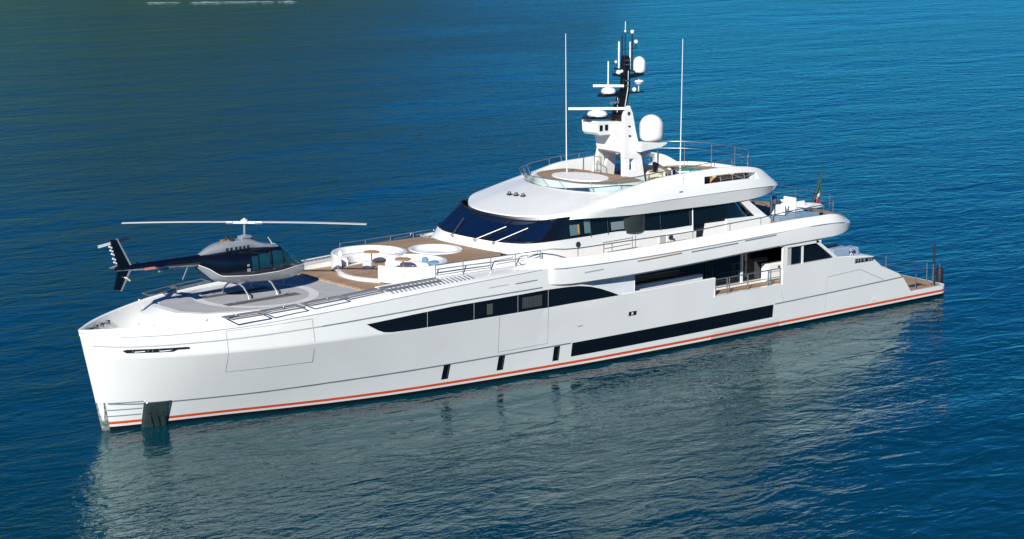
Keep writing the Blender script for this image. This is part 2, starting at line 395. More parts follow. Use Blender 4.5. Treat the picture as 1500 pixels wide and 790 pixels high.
# pleated curtains behind three of the port panes
for xa, xb, za, zb in ((19.15, 20.25, 3.25, 3.74), (17.2, 17.5, 3.24, 3.7)):
    mb = MB(); rows = []
    for i in range(49):
        x = xa + (xb - xa) * i / 48; o = .016 + .006 * sin(i * 1.6)
        rows.append([onhull(x, za, -1, o), onhull(x, zb, -1, o)])
    mb.grid(rows); mb.build('curtain', 'curtain', hull, label='grey pleated curtain behind the tinted pane')
# long lower window strip and the three small square-cut ports
cuts = [22.28, 24.9, 27.5, 30.1, 32.7, 35.13]
for a, b in zip(cuts, cuts[1:]):
    hullpatch('window', a + .0015, b - .0015, lambda x: .60 + (x - 22.3) * .006, lambda x: pint(x, CH) + .0, 'glass', 6)
for x in (15.32, 18.20, 21.25):
    hullpatch('porthole', x, x + .34, .53, 1.2, 'glass', 2)
    for s in (-1, 1):
        mb = MB(); mb.grid([[onhull(x + .25, .60, s, .02), onhull(x + .25, 1.12, s, .02)], [onhull(x + .30, .60, s, .02), onhull(x + .30, 1.12, s, .02)]]); mb.build('port_frame', 'curtain', hull)
# door and panel outlines
def outline(name, pts, w=.022, m='linelight', sides=(-1, 1)):
    for s in sides:
        mb = MB(); n = len(pts)
        for i in range(n - 1):
            (xa, za), (xb, zb) = pts[i], pts[i + 1]
            L = sqrt((xb - xa) ** 2 + (zb - za) ** 2); px, pz = -(zb - za) / L * w / 2, (xb - xa) / L * w / 2
            rows = []
            k = max(2, int(L / .4))
            for j in range(k + 1):
                x = xa + (xb - xa) * j / k; z = za + (zb - za) * j / k
                rows.append([onhull(x - px, z - pz, s, .007), onhull(x + px, z + pz, s, .007)])
            mb.grid(rows)
        mb.build(name, m, hull)
outline('hatch_outline', [(4.96, 4.0), (8.55, 4.15), (8.80, 2.25), (5.2, 2.2), (4.96, 4.0)])
outline('shell_door_outline', [(17.9, 3.10), (18.12, 1.40), (20.85, 1.42), (20.64, 3.10)])
outline('garage_door_outline', [(35.6, 1.9), (35.9, 1.33)], .02)
outline('garage_door_outline', [(38.9, 2.18), (41.3, 2.28), (43.2, 1.50)], .03)
outline('garage_door_outline', [(38.9, 2.1), (38.9, .45)], .012)
outline('garage_door_outline', [(41.3, 2.2), (41.3, 1.45)], .010)
outline('slot_vent', [(18.78, 4.40), (20.0, 4.42)], .045, 'line'); outline('slot_vent', [(17.3, 4.40), (18.4, 4.42)], .03)
hullpatch('exhaust_outlet', 25.52, 26.0, 2.05, 2.24, 'black', 2)
hullpatch('fairlead_plate', 25.68, 25.80, 2.09, 2.20, 'panel', 2, off=.02)
hullpatch('handle_recess', 22.49, 22.77, 1.97, 2.0, 'line', 2)
# bow mooring slot with fairlead rollers
hullpatch('mooring_slot', 1.30, 3.6, lambda x: lint(x, [(1.3, 3.40), (1.42, 3.31), (3.0, 3.31), (3.15, 3.38), (3.6, 3.38)]), lambda x: lint(x, [(1.3, 3.42), (1.4, 3.46), (3.5, 3.475), (3.6, 3.45)]), 'black', 40, off=.008)
for s in (-1, 1):
    for x in (1.62, 2.12, 2.28, 2.52, 2.95):
        mb = MB(); y = HB(x, 3.38) + .012; mb.tube([(x, s * y, 3.32), (x, s * y, 3.455)], .022, 8); mb.build('fairlead_roller', 'steel', hull)
    for x, L in ((1.85, .34), (2.7, .4)):
        mb = MB(); mb.tube([onhull(x - L / 2, 3.35, s, .012), onhull(x + L / 2, 3.37, s, .012)], .018, 8); mb.build('fairlead_bar', 'panel', hull)
# stem guard, anchor pocket, fine steps at the forefoot
mb = MB(); rows = []
for z in [-.5 + .1 * i for i in range(18)]:
    st = stem(max(z, 0)); rows.append([(st + .27, s_ * (HB(st + .27, z) + .015), z) if abs(s_) == 1 else (st - .015, 0, z) for s_ in (-1, 0, 1)])
mb.grid(rows); mb.build('stem_guard', mat('mottled_steel', (.26, .30, .28), .3, metal=.35, var=.75, vscale=7), hull, label='mottled steel guard on the lower stem')  # noise mottles the guard's base tone, pale to dark
for zz in (1.16, .86, .60):
    ribbon('forefoot_groove', HB, zz, .045, 1.0 - .0, 2.3, 'line', 6)
for s in (-1, 1):
    mb = MB(); rows = []
    for i in range(9):
        t = i / 8; x = 2.28 + 1.05 * t; bul = .16 * sin(pi * t) ** .5
        rows.append([(x + .09 * (1 - z / 1.2), s * (HB(x + .09, max(z, .0)) + .02 + bul * max(0, 1 - abs(z - .95) / .9) * .55), z) for z in (-.6, -.2, 0, .2, .4, .6, .75, .9, 1.0, 1.08, 1.12)])
    mb.grid(rows); pk = mb.build('anchor_pocket', 'anchorplate', hull, thick=.03, label='curved polished dark steel anchor pocket')
    for xx in (2.6, 2.86, 3.12):
        mb = MB(); yy = HB(xx, .5) + .12; mb.tube([(xx, s * yy, .62), (xx, s * (yy + .03), .5), (xx, s * yy, .1)], .025, 8)
        mb.tube([(xx - .05, s * (yy + .02), .64), (xx + .05, s * (yy + .02), .64)], .04, 8); mb.build('anchor_pocket_rib', 'darksteel', hull)

# ------------------------------------------------------------------ decks
def strip(name, m, x0, x1, fy, fz, n=30, parent=yacht, ny=2, label=None):
    mb = MB(); mb.grid([[(x0 + (x1 - x0) * i / n, (2 * j / ny - 1) * fy(x0 + (x1 - x0) * i / n), fz(x0 + (x1 - x0) * i / n)) for j in range(ny + 1)] for i in range(n + 1)])
    return mb.build(name, m, parent, label=label)
strip('well_deck', 'deckwhite', .35, 4.6, lambda x: max(.02, capy(x) - .1), lambda x: 3.52)
fore = strip('foredeck', 'deckwhite', 4.3, 12.7, lambda x: capy(x) - .11, lambda x: pint(x, [(3.2, 4.1), (5, 4.22), (8, 4.38), (11, 4.5), (12.7, 4.6)]), 24)
for s in (-1, 1):
    mb = MB(); mb.grid([[(x, s * 2.9, capz(x) - .004), (x, s * (capy(x) + .005), capz(x) - .004)] for x in [12.4 + 8.4 * k / 20 for k in range(21)]])
    mb.grid([[(x, s * 2.9, capz(x) - .004), (x, s * 2.9, 4.5)] for x in (12.4, 15, 18)]); mb.grid([[(12.4, s * 2.9, capz(12.4) - .004), (12.4, s * 2.9, 4.3)], [(12.4, s * 3.3, capz(12.4) - .004), (12.4, s * 3.3, 4.3)]])
    mb.build('side_shelf', 'white', yacht)
# raised front of the landing deck: a faceted block over the well
HZ = 4.57
mb = MB()
mb.grid([[(3.3, -.92, 3.5), (3.32, -.90, 4.34)], [(3.3, .92, 3.5), (3.32, .90, 4.34)]])
for s in (-1, 1):
    mb.face([(3.3, s * .92, 3.5), (4.4, s * 2.24, 3.5), (4.4, s * 2.22, 4.36), (3.32, s * .90, 4.34)])
    mb.face([(4.4, s * 2.24, 3.5), (5.8, s * 2.74, 3.9), (5.8, s * 2.72, 4.44), (4.4, s * 2.22, 4.36)])
    mb.face([(3.32, s * .90, 4.34), (3.85, s * .9, HZ), (4.6, s * 1.9, HZ), (4.4, s * 2.22, 4.36)])
    mb.face([(4.4, s * 2.22, 4.36), (4.6, s * 1.9, HZ), (5.8, s * 2.47, HZ), (5.8, s * 2.72, 4.44)])
mb.face([(3.32, -.90, 4.34), (3.85, -.9, HZ), (3.85, .9, HZ), (3.32, .90, 4.34)])
mb.build('landing_deck_front', 'white', yacht, angle=20)
hd = [(3.85, -.9), (4.6, -1.9), (5.8, -2.47), (7, -2.72), (9, -2.92), (11, -3.0), (12.55, -3.02), (12.9, -2.2), (12.75, -1.2), (12.65, 0)]
hd = hd + [(x, -y) for x, y in reversed(hd[:-1])]
mb = MB(); mb.slab(hd, 4.2, HZ); pad = mb.build('landing_deck', 'deckwhite', yacht, bevel=.015)
g_ = [(4.2, -.85), (4.8, -1.72), (5.9, -2.22), (7, -2.5), (9, -2.68), (11, -2.76), (12.5, -2.8), (12.75, -2.1), (12.6, -1.2), (12.5, 0)]
g_ = g_ + [(x, -y) for x, y in reversed(g_[:-1])]
mb = MB(); mb.slab(g_, HZ - .01, HZ + .004); mb.build('non_slip_deck', 'grey', pad)
mb = MB(); mb.lathe([(2.25, HZ + .0085), (2.65, HZ + .0085)], (8.35, 0, 0), 72); mb.build('landing_circle', 'ring', pad, angle=0)
for k, (x0, x1, y) in enumerate(((6.2, 9.9, -.98), (6.35, 9.6, 1.0))):
    mb = MB(); mb.box(((x0 + x1) / 2, y, HZ + .012), (x1 - x0, .42, .024), rz=radians(2)); mb.build('landing_mat', 'mat_pad', pad)
# bow mooring gear in the well and on the block
for s in (-1, 1):
    for x in (.95, 1.75):
        mb = MB(); 
        for dx in (0, .45): 
            y = s * (capy(x + dx) - .16); mb.lathe([(.0, 0), (.07, 0), (.045, .04), (.045, .13), (.075, .16), (0, .18)], (x + dx, y, 3.95), 12)
        mb.tube([(x, s * (capy(x) - .15), 3.98), (x + .22, s * (capy(x + .22) - .13), 4.05), (x + .45, s * (capy(x + .45) - .15), 3.98)], .022, 6)
        mb.build('mooring_cleat', 'darksteel', yacht)
mb = MB(); mb.lathe([(0, 0), (.22, 0), (.22, .1), (.12, .16), (.12, .34), (.2, .4), (.16, .46), (0, .47)], (1.55, .0, 3.52), 20); mb.build('windlass', 'steel', yacht)
for p in ((3.28, -.3, 3.95), (3.95, -1.62, 4.05)):
    mb = MB(); mb.lathe([(.05, -.012), (.10, -.012), (.10, .012), (.05, .012), (.05, -.012)], (p[0] - .01, p[1], p[2]), 18, axis='X'); mb.build('deck_socket', 'darksteel', yacht)
for x in (5.5, 7.6, 9.7, 4.3):
    for s in (-1, 1):
        mb = MB(); mb.lathe([(0, 0), (.05, 0), (.05, .05), (.03, .09), (0, .1)], (x, s * (capy(x) + .05), capz(x) - .01), 12); mb.build('deck_light', 'steel', yacht)

# front patio, curved seating pit, upper sun deck with round pool
front = MB(); poly = [(12.3, -2.9), (17, -2.9), (17, 2.9), (12.3, 2.9)]
front.slab(poly, 4.3, 4.66); front.build('patio_deck', 'teak', yacht)
mb = MB(); arc = [(14.6 - 1.45 * cos(a) , 2.0 * sin(a)) for a in [radians(-62 + 124 * k / 16) for k in range(17)]]
mb.slab(arc + [(15.6, 2.4), (15.6, -2.4)], 4.65, 4.80); mb.build('pit_curb', 'white', yacht, bevel=.01)
mb = MB(); arc = [(14.72 - 1.4 * cos(a), 1.93 * sin(a)) for a in [radians(-60 + 120 * k / 16) for k in range(17)]]
mb.slab(arc + [(17, 2.2), (17, -2.2)], 4.78, 4.812); mb.build('pit_floor', 'teak', yacht)
CX, CY, RR = 15.35, 1.42, 1.70
for s in (-1, 1):
    def arcpts(prof, a0, a1, name, m, n=30, par=yacht, bevel=0):
        mb = MB(); aa0, aa1 = (radians(-a1), radians(-a0)) if s > 0 else (radians(a0), radians(a1))
        mb.lathe(prof, (CX, s * CY, 0), n, aa0, aa1)
        for e in (aa0, aa1):
            mb.face([(CX + r * cos(e), s * CY + r * sin(e), z) for r, z in prof])
        return mb.build(name, m, par, bevel=bevel)
    # port booth spans from the front opening round outboard and aft to the middle
    bench = arcpts([(RR, 4.7), (RR, 5.36), (RR - .03, 5.40), (RR - .16, 5.40), (RR - .19, 5.37), (RR - .22, 5.06), (RR - .24, 4.82), (RR - .24, 4.7)], -178, 84, 'curved_bench', 'white')
    arcpts([(1.50, 4.80), (1.48, 5.05), (.98, 5.05), (.95, 5.02), (.95, 4.80)], -150, 80, 'bench_seat', 'white', par=bench)
    arcpts([(1.46, 5.05), (1.44, 5.13), (1.02, 5.13), (.98, 5.10), (.98, 5.05)], -150, 78, 'seat_cushion', 'wcushion', par=bench)
    arcpts([(1.49, 5.13), (1.47, 5.34), (1.38, 5.35), (1.30, 5.15)], -120, 70, 'back_cushion', 'wcushion', par=bench)
mb = MB()   # logo-like round vents on the booth's outer wall stay plain discs
for (x, y, z, n) in ((14.15, -2.62, 5.05, 6), (15.9, -3.07, 5.1, 1)):
    d = Vector((x - CX, y + CY, 0)).normalized(); c = Vector((CX, -CY, 0)) + d * (RR + .012); c.z = z; t = d.cross(Vector((0, 0, 1)))
    if n == 1:
        mb.tube([c - d * .02, c + d * .02], .055, 12)
    else:
        for k in range(n):
            a = 2 * pi * k / n; q = c + (t * cos(a) + Vector((0, 0, 1)) * sin(a)) * .06; mb.tube([q - d * .01, q + d * .006], .02, 8)
mb.build('wall_fitting', 'darksteel', yacht)
def sundeck():
    bm = bmesh.new()
    edge = []
    ys = [-3.05 + 6.1 * k / 60 for k in range(61)]
    for y in ys:
        d = abs(y) - CY; edge.append((CX + sqrt(max(0, (RR - .02) ** 2 - d * d)), y))
    out = edge + [(19.2, 3.0), (19.75, 2.4), (19.9, 1.2), (19.95, 0), (19.9, -1.2), (19.75, -2.4), (19.2, -3.0)]
    def loop(pts, z):
        v = [bm.verts.new((x, y, z)) for x, y in pts]; return [bm.edges.new((v[i], v[(i + 1) % len(v)])) for i in range(len(v))]
    jac = [(17.95 + 1.02 * cos(2 * pi * k / 48), 1.12 * sin(2 * pi * k / 48)) for k in range(48)]
    e = loop(out, 5.385) + loop(jac, 5.385)
    bmesh.ops.triangle_fill(bm, use_beauty=True, edges=e)
    m2 = MB(); m2.bm.free(); m2.bm = bm; return m2, out, jac
m2, out, jac = sundeck(); m2.build('sun_deck', 'teak', yacht, angle=0)
mb = MB(); n = len(out)
mb.grid([[(x, y, 5.37), (CX + (x - CX) * 1.0, y * 1.0, 4.7)] for x, y in out[60:] + [out[0]]]); 
mb.build('sun_deck_side', 'white', yacht)
# sloping white shoulder between sun deck and bulwark
for s in (-1, 1):
    mb = MB()
    mb.grid([[(x, s * 2.98 if x < 19 else s * 3.02, 5.384 if x > 15.6 else 5.36), (x, s * 3.12, 5.34), (x, s * (capy(x) - .08), capz(x) + .01)] for x in (15.4, 16, 17, 18, 19, 19.9, 20.6)])
    mb.build('deck_shoulder', 'white', yacht)
mb = MB(); mb.lathe([(1.16, 5.386), (1.15, 5.425), (1.08, 5.44), (.98, 5.43), (.92, 5.38), (.86, 5.15), (.5, 5.0), (0, 5.0)], (0, 0, 0), 56)
for v in mb.bm.verts: v.co.y *= 1.1; v.co.x = v.co.x * 1.0 + 17.95
pool = mb.build('round_pool', 'white', yacht)
mb = MB(); mb.lathe([(0, 5.26), (.86, 5.26)], (0, 0, 0), 48)
for v in mb.bm.verts: v.co.y *= 1.1; v.co.x += 17.95
mb.build('pool_water', mat('pool_water', (.62, .72, .76), .05), pool)

# ------------------------------------------------------------------ ring lofts for the superstructure
def cr(pts, n):
    """Catmull-Rom through half-outline points, n samples per span"""
    P = [Vector(p) for p in pts]; m0 = P[1].copy(); m0.y = -m0.y; mL = P[-2].copy(); mL.y = -mL.y
    Q = [m0] + P + [mL]; out = []
    for i in range(1, len(Q) - 2):
        p0, p1, p2, p3 = Q[i - 1:i + 3]
        for k in range(n):
            t = k / n
            a = sqrt(max(1e-4, (p1 - p0).length)); b = sqrt(max(1e-4, (p2 - p1).length)); c = sqrt(max(1e-4, (p3 - p2).length))
            t0, t1, t2, t3 = 0, a, a + b, a + b + c; T = t1 + (t2 - t1) * t
            A1 = p0 * ((t1 - T) / (t1 - t0)) + p1 * ((T - t0) / (t1 - t0)); A2 = p1 * ((t2 - T) / (t2 - t1)) + p2 * ((T - t1) / (t2 - t1)); A3 = p2 * ((t3 - T) / (t3 - t2)) + p3 * ((T - t2) / (t3 - t2))
            B1 = A1 * ((t2 - T) / (t2 - t0)) + A2 * ((T - t0) / (t2 - t0)); B2 = A2 * ((t3 - T) / (t3 - t1)) + A3 * ((T - t1) / (t3 - t1))
            out.append(B1 * ((t2 - T) / (t2 - t1)) + B2 * ((T - t1) / (t2 - t1)))
    out.append(P[-1].copy()); return out
def ring(pts, n=5):
    h = cr(pts, n); return [Vector((p.x, -p.y, p.z)) for p in h] + [p for p in reversed(h[1:-1])]
def inset(pts, d, z=None, dz=0):
    o = []
    for i, (x, y, zz) in enumerate(pts):
        if i == 0: q = (x + d, 0)
        elif i == len(pts) - 1: q = (x - d, 0)
        else:
            a, b = pts[i - 1], pts[i + 1]; tx, ty = b[0] - a[0], b[1] - a[1]; L = sqrt(tx * tx + ty * ty); q = (x + ty / L * d, y - tx / L * d)
        o.append((q[0], max(0, q[1]), (z if z is not None else zz) + dz))
    return o
def loft(name, rings, m, parent=yacht, skip=None, capbot=False, captop=False, angle=35, n=5, **k):
    mb = MB(); R = [ring(r, n) for r in rings]; vs = mb.grid(R, closed=True, skip=skip)
    if capbot: mb.bm.faces.new(vs[0][::-1])
    if captop: mb.bm.faces.new(vs[-1])
    return mb.build(name, m, parent, angle=angle, **k)

# upper-deck wing: the broad white band overhanging the after body
def wing_pts(dy, z):
    P = [(20.15, 0), (20.15, 2), (20.15, 3.5), (20.22, 4.15), (20.62, 4.56), (21.5, 4.71), (24, 4.74), (29, 4.74), (34, 4.74), (38, 4.72), (39.6, 4.6), (40.7, 4.25), (41.4, 3.7), (41.95, 2.2), (42.15, 0)]
    return [(x, max(0, y - dy * (1 if y > .1 else 0)), z(x)) for x, y in P]
zb = lambda x: pint(x, [(20.1, 4.12), (22.1, 3.94), (26, 3.91), (28.7, 3.95), (35.5, 4.12), (39.3, 4.13), (40.5, 4.24), (41.2, 4.42), (42.1, 4.5)])
zm = lambda x: pint(x, [(20.1, 4.88), (21.3, 4.78), (23.7, 4.72), (26.1, 4.70), (32.3, 4.76), (36, 4.84), (38, 4.88), (39.5, 4.82), (41, 4.62), (42.2, 4.55)])
zt = lambda x: pint(x, [(20.1, 5.27), (21, 5.21), (23.7, 5.12), (28.9, 5.14), (34, 5.28), (36, 5.33), (39.6, 5.22), (41, 4.78), (42.2, 4.66)])
rg = [inset(wing_pts(.12, zb), .9, dz=.12), inset(wing_pts(.10, zb), .25, dz=.0), wing_pts(.12, zb), wing_pts(.02, lambda x: zb(x) + .12 * (zm(x) - zb(x))), wing_pts(0, lambda x: zb(x) + .6 * (zm(x) - zb(x))), wing_pts(0, lambda x: zm(x)),
      wing_pts(.05, lambda x: zm(x) + .05), wing_pts(.19, lambda x: zt(x) - .04), wing_pts(.23, zt), wing_pts(.32, zt), wing_pts(.36, lambda x: zt(x) - .05), wing_pts(.38, lambda x: min(4.84, zt(x) - .07))]
wing = loft('upper_deck_wing', rg, 'white', angle=40)
mb = MB(); h = ring(inset(wing_pts(.12, lambda x: 4.05), .85)); mb.bm.faces.new([mb.bm.verts.new((p.x, p.y, 4.07)) for p in h]); mb.build('deck_underside', 'deckwhite', wing)
mb = MB(); h = ring(wing_pts(.37, lambda x: 4.85)); mb.bm.faces.new([mb.bm.verts.new((p.x, p.y, 4.80)) for p in h if p.x > 18]); mb.build('upper_deck', 'teak', wing)
def wy(x): return 4.74
mb = MB()
for s in (-1, 1):
    mb.grid([[(x, s * (pint(x, [(20.75, 4.63), (21.6, 4.72), (24, 4.742), (38, 4.722), (39.6, 4.602), (40.5, 4.34)]) + .012), zm(x) - .012), (x, s * (pint(x, [(20.75, 4.63), (21.6, 4.72), (24, 4.742), (38, 4.722), (39.6, 4.602), (40.5, 4.34)]) + .008), zm(x) + .03)] for x in [20.9 + 19.4 * k / 60 for k in range(61)]])
mb.build('wing_line', 'line', wing)
for a, b, z in ((25.85, 28.65, 4.54), (29.25, 30.9, 4.565), (30.92, 32.35, 4.60), (32.8, 34.95, 4.68), (22.6, 23.75, 4.42)):
    mb = MB()
    for s in (-1, 1): mb.grid([[(x, s * 4.752, z + dz + (x - a) * .02), (x, s * 4.752, z + dz + .055 + (x - a) * .02)] for x, dz in ((a, 0), ((a + b) / 2, 0), (b, 0))])
    mb.build('slot_vent', 'gold' if a > 24 and a < 29 else ('line' if a > 24 else 'linelight'), wing)

# recessed side-deck wall, salon glass, pillars on the main deck
for s in (-1, 1):
    mb = MB(); mb.grid([[(x, s * pint(x, [(22.3, 4.45), (23.6, 4.38), (26.1, 4.28)]), z) for z in (3.1, 3.6, 4.2)] for x in [22.3 + 3.8 * k / 12 for k in range(13)]])
    mb.grid([[(26.1, s * 4.30, 2.2), (26.1, s * 4.30, 4.2)], [(26.1, s * 3.3, 2.2), (26.1, s * 3.3, 4.2)]])
    mb.build('side_panel', 'panel', yacht, label='pale recessed wall panel under the wing')
main_wall = MB()
for s in (-1, 1):
    main_wall.grid([[(x, s * 3.32, 2.2), (x, s * 3.32, 4.2)] for x in (26, 28, 31, 35.9)])
main_wall.grid([[(37.6, -3.3, 2.2), (37.6, -3.3, 4.2)], [(37.6, 3.3, 2.2), (37.6, 3.3, 4.2)]])
for a in (26, 28.8, 31.6):
    pass
main_wall.build('salon_glass', 'glass', yacht)
mb = MB(); mb.slab([(24.8, -4.40), (42.3, -4.42), (42.3, 4.42), (24.8, 4.40)], 2.08, 2.23); mb.build('main_deck', 'teak', yacht)
for s in (-1, 1):
    mb = MB(); mb.box((34.95 - .9, s * 3.36, 3.15), (.10, .10, 1.85)); mb.build('salon_pillar', 'panel', yacht)
    mb = MB(); mb.box((31.6, s * 3.33, 3.15), (.05, .06, 1.85)); mb.build('salon_pillar', 'black', yacht)
    mb = MB(); mb.box((32.0, s * 3.42, 2.30), (8, .18, .14)); mb.build('wall_base', 'white', yacht)
    mb = MB(); mb.box((28.65, s * 3.50, 2.93), (5.0, .26, .46)); mb.build('inner_ledge', 'panel', yacht, bevel=.02)
    mb = MB(); mb.box((36.0, s * 3.55, 2.68), (1.15, .4, .9)); mb.box((35.95, s * 3.77, 2.9), (.9, .04, .36)); cbt = mb.build('deck_cabinet', 'white', yacht, bevel=.02)
    mb = MB(); mb.box((36.2, s * 3.80, 2.93), (.1, .04, .1)); mb.build('cabinet_latch', 'black', cbt)
    # after window with white post, glass set back
    f = lambda x, z: (x, s * 4.50, z)
    mb = MB(); mb.face([f(35.9, 3.08), f(39.4, 3.08), f(38.0, 4.02), f(35.9, 4.02)]); qw = mb.build('window', 'glass', yacht)
    mb = MB(); mb.box((37.05, s * 4.54, 3.55), (.09, .06, .95)); mb.build('mullion', 'panel', qw)
    mb = MB(); mb.box((36.15, s * 4.53, 3.55), (.17, .05, .93)); mb.build('mullion', 'linelight', qw)
    mb = MB()
    for (a, b) in (((35.92, 3.10), (35.92, 4.0)), ((35.92, 3.10), (39.3, 3.10)), ((39.3, 3.10), (37.95, 4.0)), ((37.95, 4.0), (35.92, 4.0))):
        mb.face([(a[0], s * 4.615, a[1]), (b[0], s * 4.615, b[1]), (b[0], s * 4.49, b[1]), (a[0], s * 4.49, a[1])])
    mb.build('window_reveal', 'white', qw)
# folding balcony rails in the side opening
def railing(name, posts, bars, top, parent=yacht, r=.022, pr=.02, m='steel'):
    mb = MB()
    for a, b in posts: mb.tube([a, b], pr, 8)
    for path in bars: mb.tube(path, r * .7, 8)
    if top: mb.tube(top, r, 8)
    return mb.build(name, m, parent, angle=60)
for s in (-1, 1):
    y = s * 4.50; xs = [31.12, 31.9, 32.05, 33.3, 34.72, 34.88, 35.55]
    railing('balcony_rail', [((x, y, 2.24), (x, y, 3.02)) for x in xs], [[(31.05, y, 2.62), (35.6, y, 2.62)]], [(31.05, y, 3.02), (35.6, y, 3.02)], r=.03, pr=.028)
# stern: sloping side wings inside, aft deck edge, steps, transom, swim platform
mb = MB(); mb.grid([[(42.4, y, 2.2), (44.9, y, .54)] for y in (-4.4, 4.4)]); 
mb.build('stern_stair_wall', 'deckwhite', yacht)
for s in (-1, 1):
    mb = MB()
    for k in range(8): mb.box((42.9 + k * .33, s * 3.6, .62 + (7 - k) * .205), (.36, 1.3, .1))
    mb.build('stern_stairs', 'teak', yacht)
pf = [(44.6, -4.38), (48.0, -4.36), (48.35, -4.15), (48.52, -3.85), (48.75, -2.0), (48.85, 0)]
pf = pf + [(x, -y) for x, y in reversed(pf[:-1])]
mb = MB(); mb.slab(pf, .3, .545); plat = mb.build('swim_platform', 'white', yacht, bevel=.02)
pf2 = [(44.7, -4.2), (47.9, -4.2), (48.2, -4.05), (48.36, -3.8), (48.6, -2.0), (48.7, 0)]; pf2 = pf2 + [(x, -y) for x, y in reversed(pf2[:-1])]
mb = MB(); mb.slab(pf2, .54, .556); mb.build('platform_planking', 'teak', plat)
for (x, y, h) in ((46.9, 3.6, 1.05), (48.35, 1.6, .95), (48.45, -.2, .95), (48.25, -3.15, 1.05), (47.65, -4.05, 1.1), (48.0, -3.75, 1.0), (46.2, -4.1, .75), (45.9, 3.9, 1.05)):
    mb = MB(); mb.tube([(x, y, .55), (x, y, .55 + h)], .028, 8); mb.lathe([(0, -.03), (.06, 0), (0, .06)], (x, y, .55 + h), 10); mb.tube([(x, y, .55), (x, y, .58)], .07, 12); mb.build('stanchion', 'steel', plat)
railing('platform_rail', [], [[(46.9, 3.6, 1.55), (48.35, 1.6, 1.4), (48.45, -.2, 1.4), (48.25, -3.15, 1.5)], [(46.9, 3.6, 1.15), (48.35, 1.6, 1.05), (48.45, -.2, 1.05), (48.25, -3.15, 1.1)]], None, plat, r=.014)
mb = MB(); mb.tube([(47.75, -4.0, .55), (47.75, -4.0, 2.75)], .055, 12); mb.tube([(47.75, -4.0, .55), (47.75, -4.0, .62)], .11, 12); mb.build('stern_pole', 'darksteel', plat, label='tall dark steel pole on the swim platform')
mb = MB(); mb.box((46.9, -3.5, .60), (.9, .25, .06), rz=.1); mb.tube([(46.5, -3.9, .6), (46.9, -3.5, .72), (47.3, -3.9, .6)], .02, 6); mb.build('folded_ladder', 'darksteel', plat)
# mooring gear in the stern slot
for s in (-1, 1):
    mb = MB()
    for x in (40.95, 41.15, 41.35, 41.62, 41.95, 42.15): mb.tube([(x, s * 4.55, 2.60), (x, s * 4.55, 2.86)], .03 if x < 41.5 else .05, 8)
    mb.tube([(40.9, s * 4.53, 2.74), (41.4, s * 4.53, 2.74)], .03, 8); mb.build('stern_fairlead', 'steel', yacht)
    mb = MB(); mb.box((41.55, s * 4.42, 2.7), (1.3, .05, .3)); mb.build('slot_back', 'black', yacht)

# ------------------------------------------------------------------ deckhouse
foot = [(19.52, 0, 5.37), (19.54, .9, 5.37), (19.58, 1.8, 5.37), (19.85, 2.75, 5.33), (20.5, 3.35, 5.15), (21.8, 3.6, 4.95), (24, 3.65, 4.8), (26.6, 3.65, 4.8), (28.6, 3.65, 4.8), (30.3, 3.65, 4.8), (32.4, 3.65, 4.8), (33.8, 3.65, 4.8), (34.6, 3.0, 4.8), (34.6, 0, 4.8)]
sill = [(19.75, 0, 5.76), (19.78, .9, 5.76), (19.96, 1.8, 5.74), (20.35, 2.75, 5.74), (20.75, 3.3, 5.77), (21.8, 3.58, 5.80), (24, 3.62, 5.80), (25.9, 3.62, 5.80), (27.0, 3.64, 5.68), (28.6, 3.64, 5.58), (30.4, 3.64, 5.58), (33.8, 3.64, 5.58), (34.6, 3.0, 5.58), (34.6, 0, 5.58)]
foot[7] = (25.9, 3.65, 4.8); foot[8] = (27.0, 3.65, 4.8); foot[9] = (28.6, 3.65, 4.8); foot[10] = (30.4, 3.65, 4.8)
wtop = [(21.45, 0, 6.52), (21.5, .9, 6.52), (21.65, 1.8, 6.54), (21.9, 2.7, 6.62), (22.1, 3.2, 6.72), (22.6, 3.46, 6.78), (24.3, 3.5, 6.68), (26.0, 3.5, 6.6), (27.0, 3.55, 6.55), (28.6, 3.55, 6.5), (30.4, 3.55, 6.5), (33.0, 3.55, 6.5), (33.6, 3.0, 6.5), (33.6, 0, 6.5)]
midr = lambda a, b, t: [tuple(a[i][k] * (1 - t) + b[i][k] * t for k in range(3)) for i in range(len(a))]
house = loft('deckhouse', [foot, midr(foot, sill, .5), midr(foot, sill, .96), sill], 'white')
sillin = inset(sill, .03, dz=.015)
NS = 5
# sections per span: spans 0..4 wrap the front = windscreen, the rest are side windows
ws = loft('windshield', [sillin, midr(sillin, wtop, .5), wtop], 'glass_blue', skip=lambda i, j: not (j < 4.4 * NS or j > 13 * NS * 2 - 4.4 * NS), parent=yacht)
sg = loft('side_glass', [sillin, wtop], 'glass', skip=lambda i, j: (j < 4.4 * NS or j > 13 * NS * 2 - 4.4 * NS), parent=yacht)
mb = MB(); R0, R1 = ring(inset(sill, .01, dz=.02)), ring(inset(wtop, -.02))
def hpt(j, t, o=0): p = R0[j % len(R0)].lerp(R1[j % len(R0)], t); return p
nR = len(R0)
for j in (7, 14, 22, nR - 7, nR - 14, nR - 22):
    mb = MB(); a, b = hpt(j, 0.0), hpt(j, 1.0); mb.tube([a, b], .03, 6); mb.build('window_post', 'black', ws)
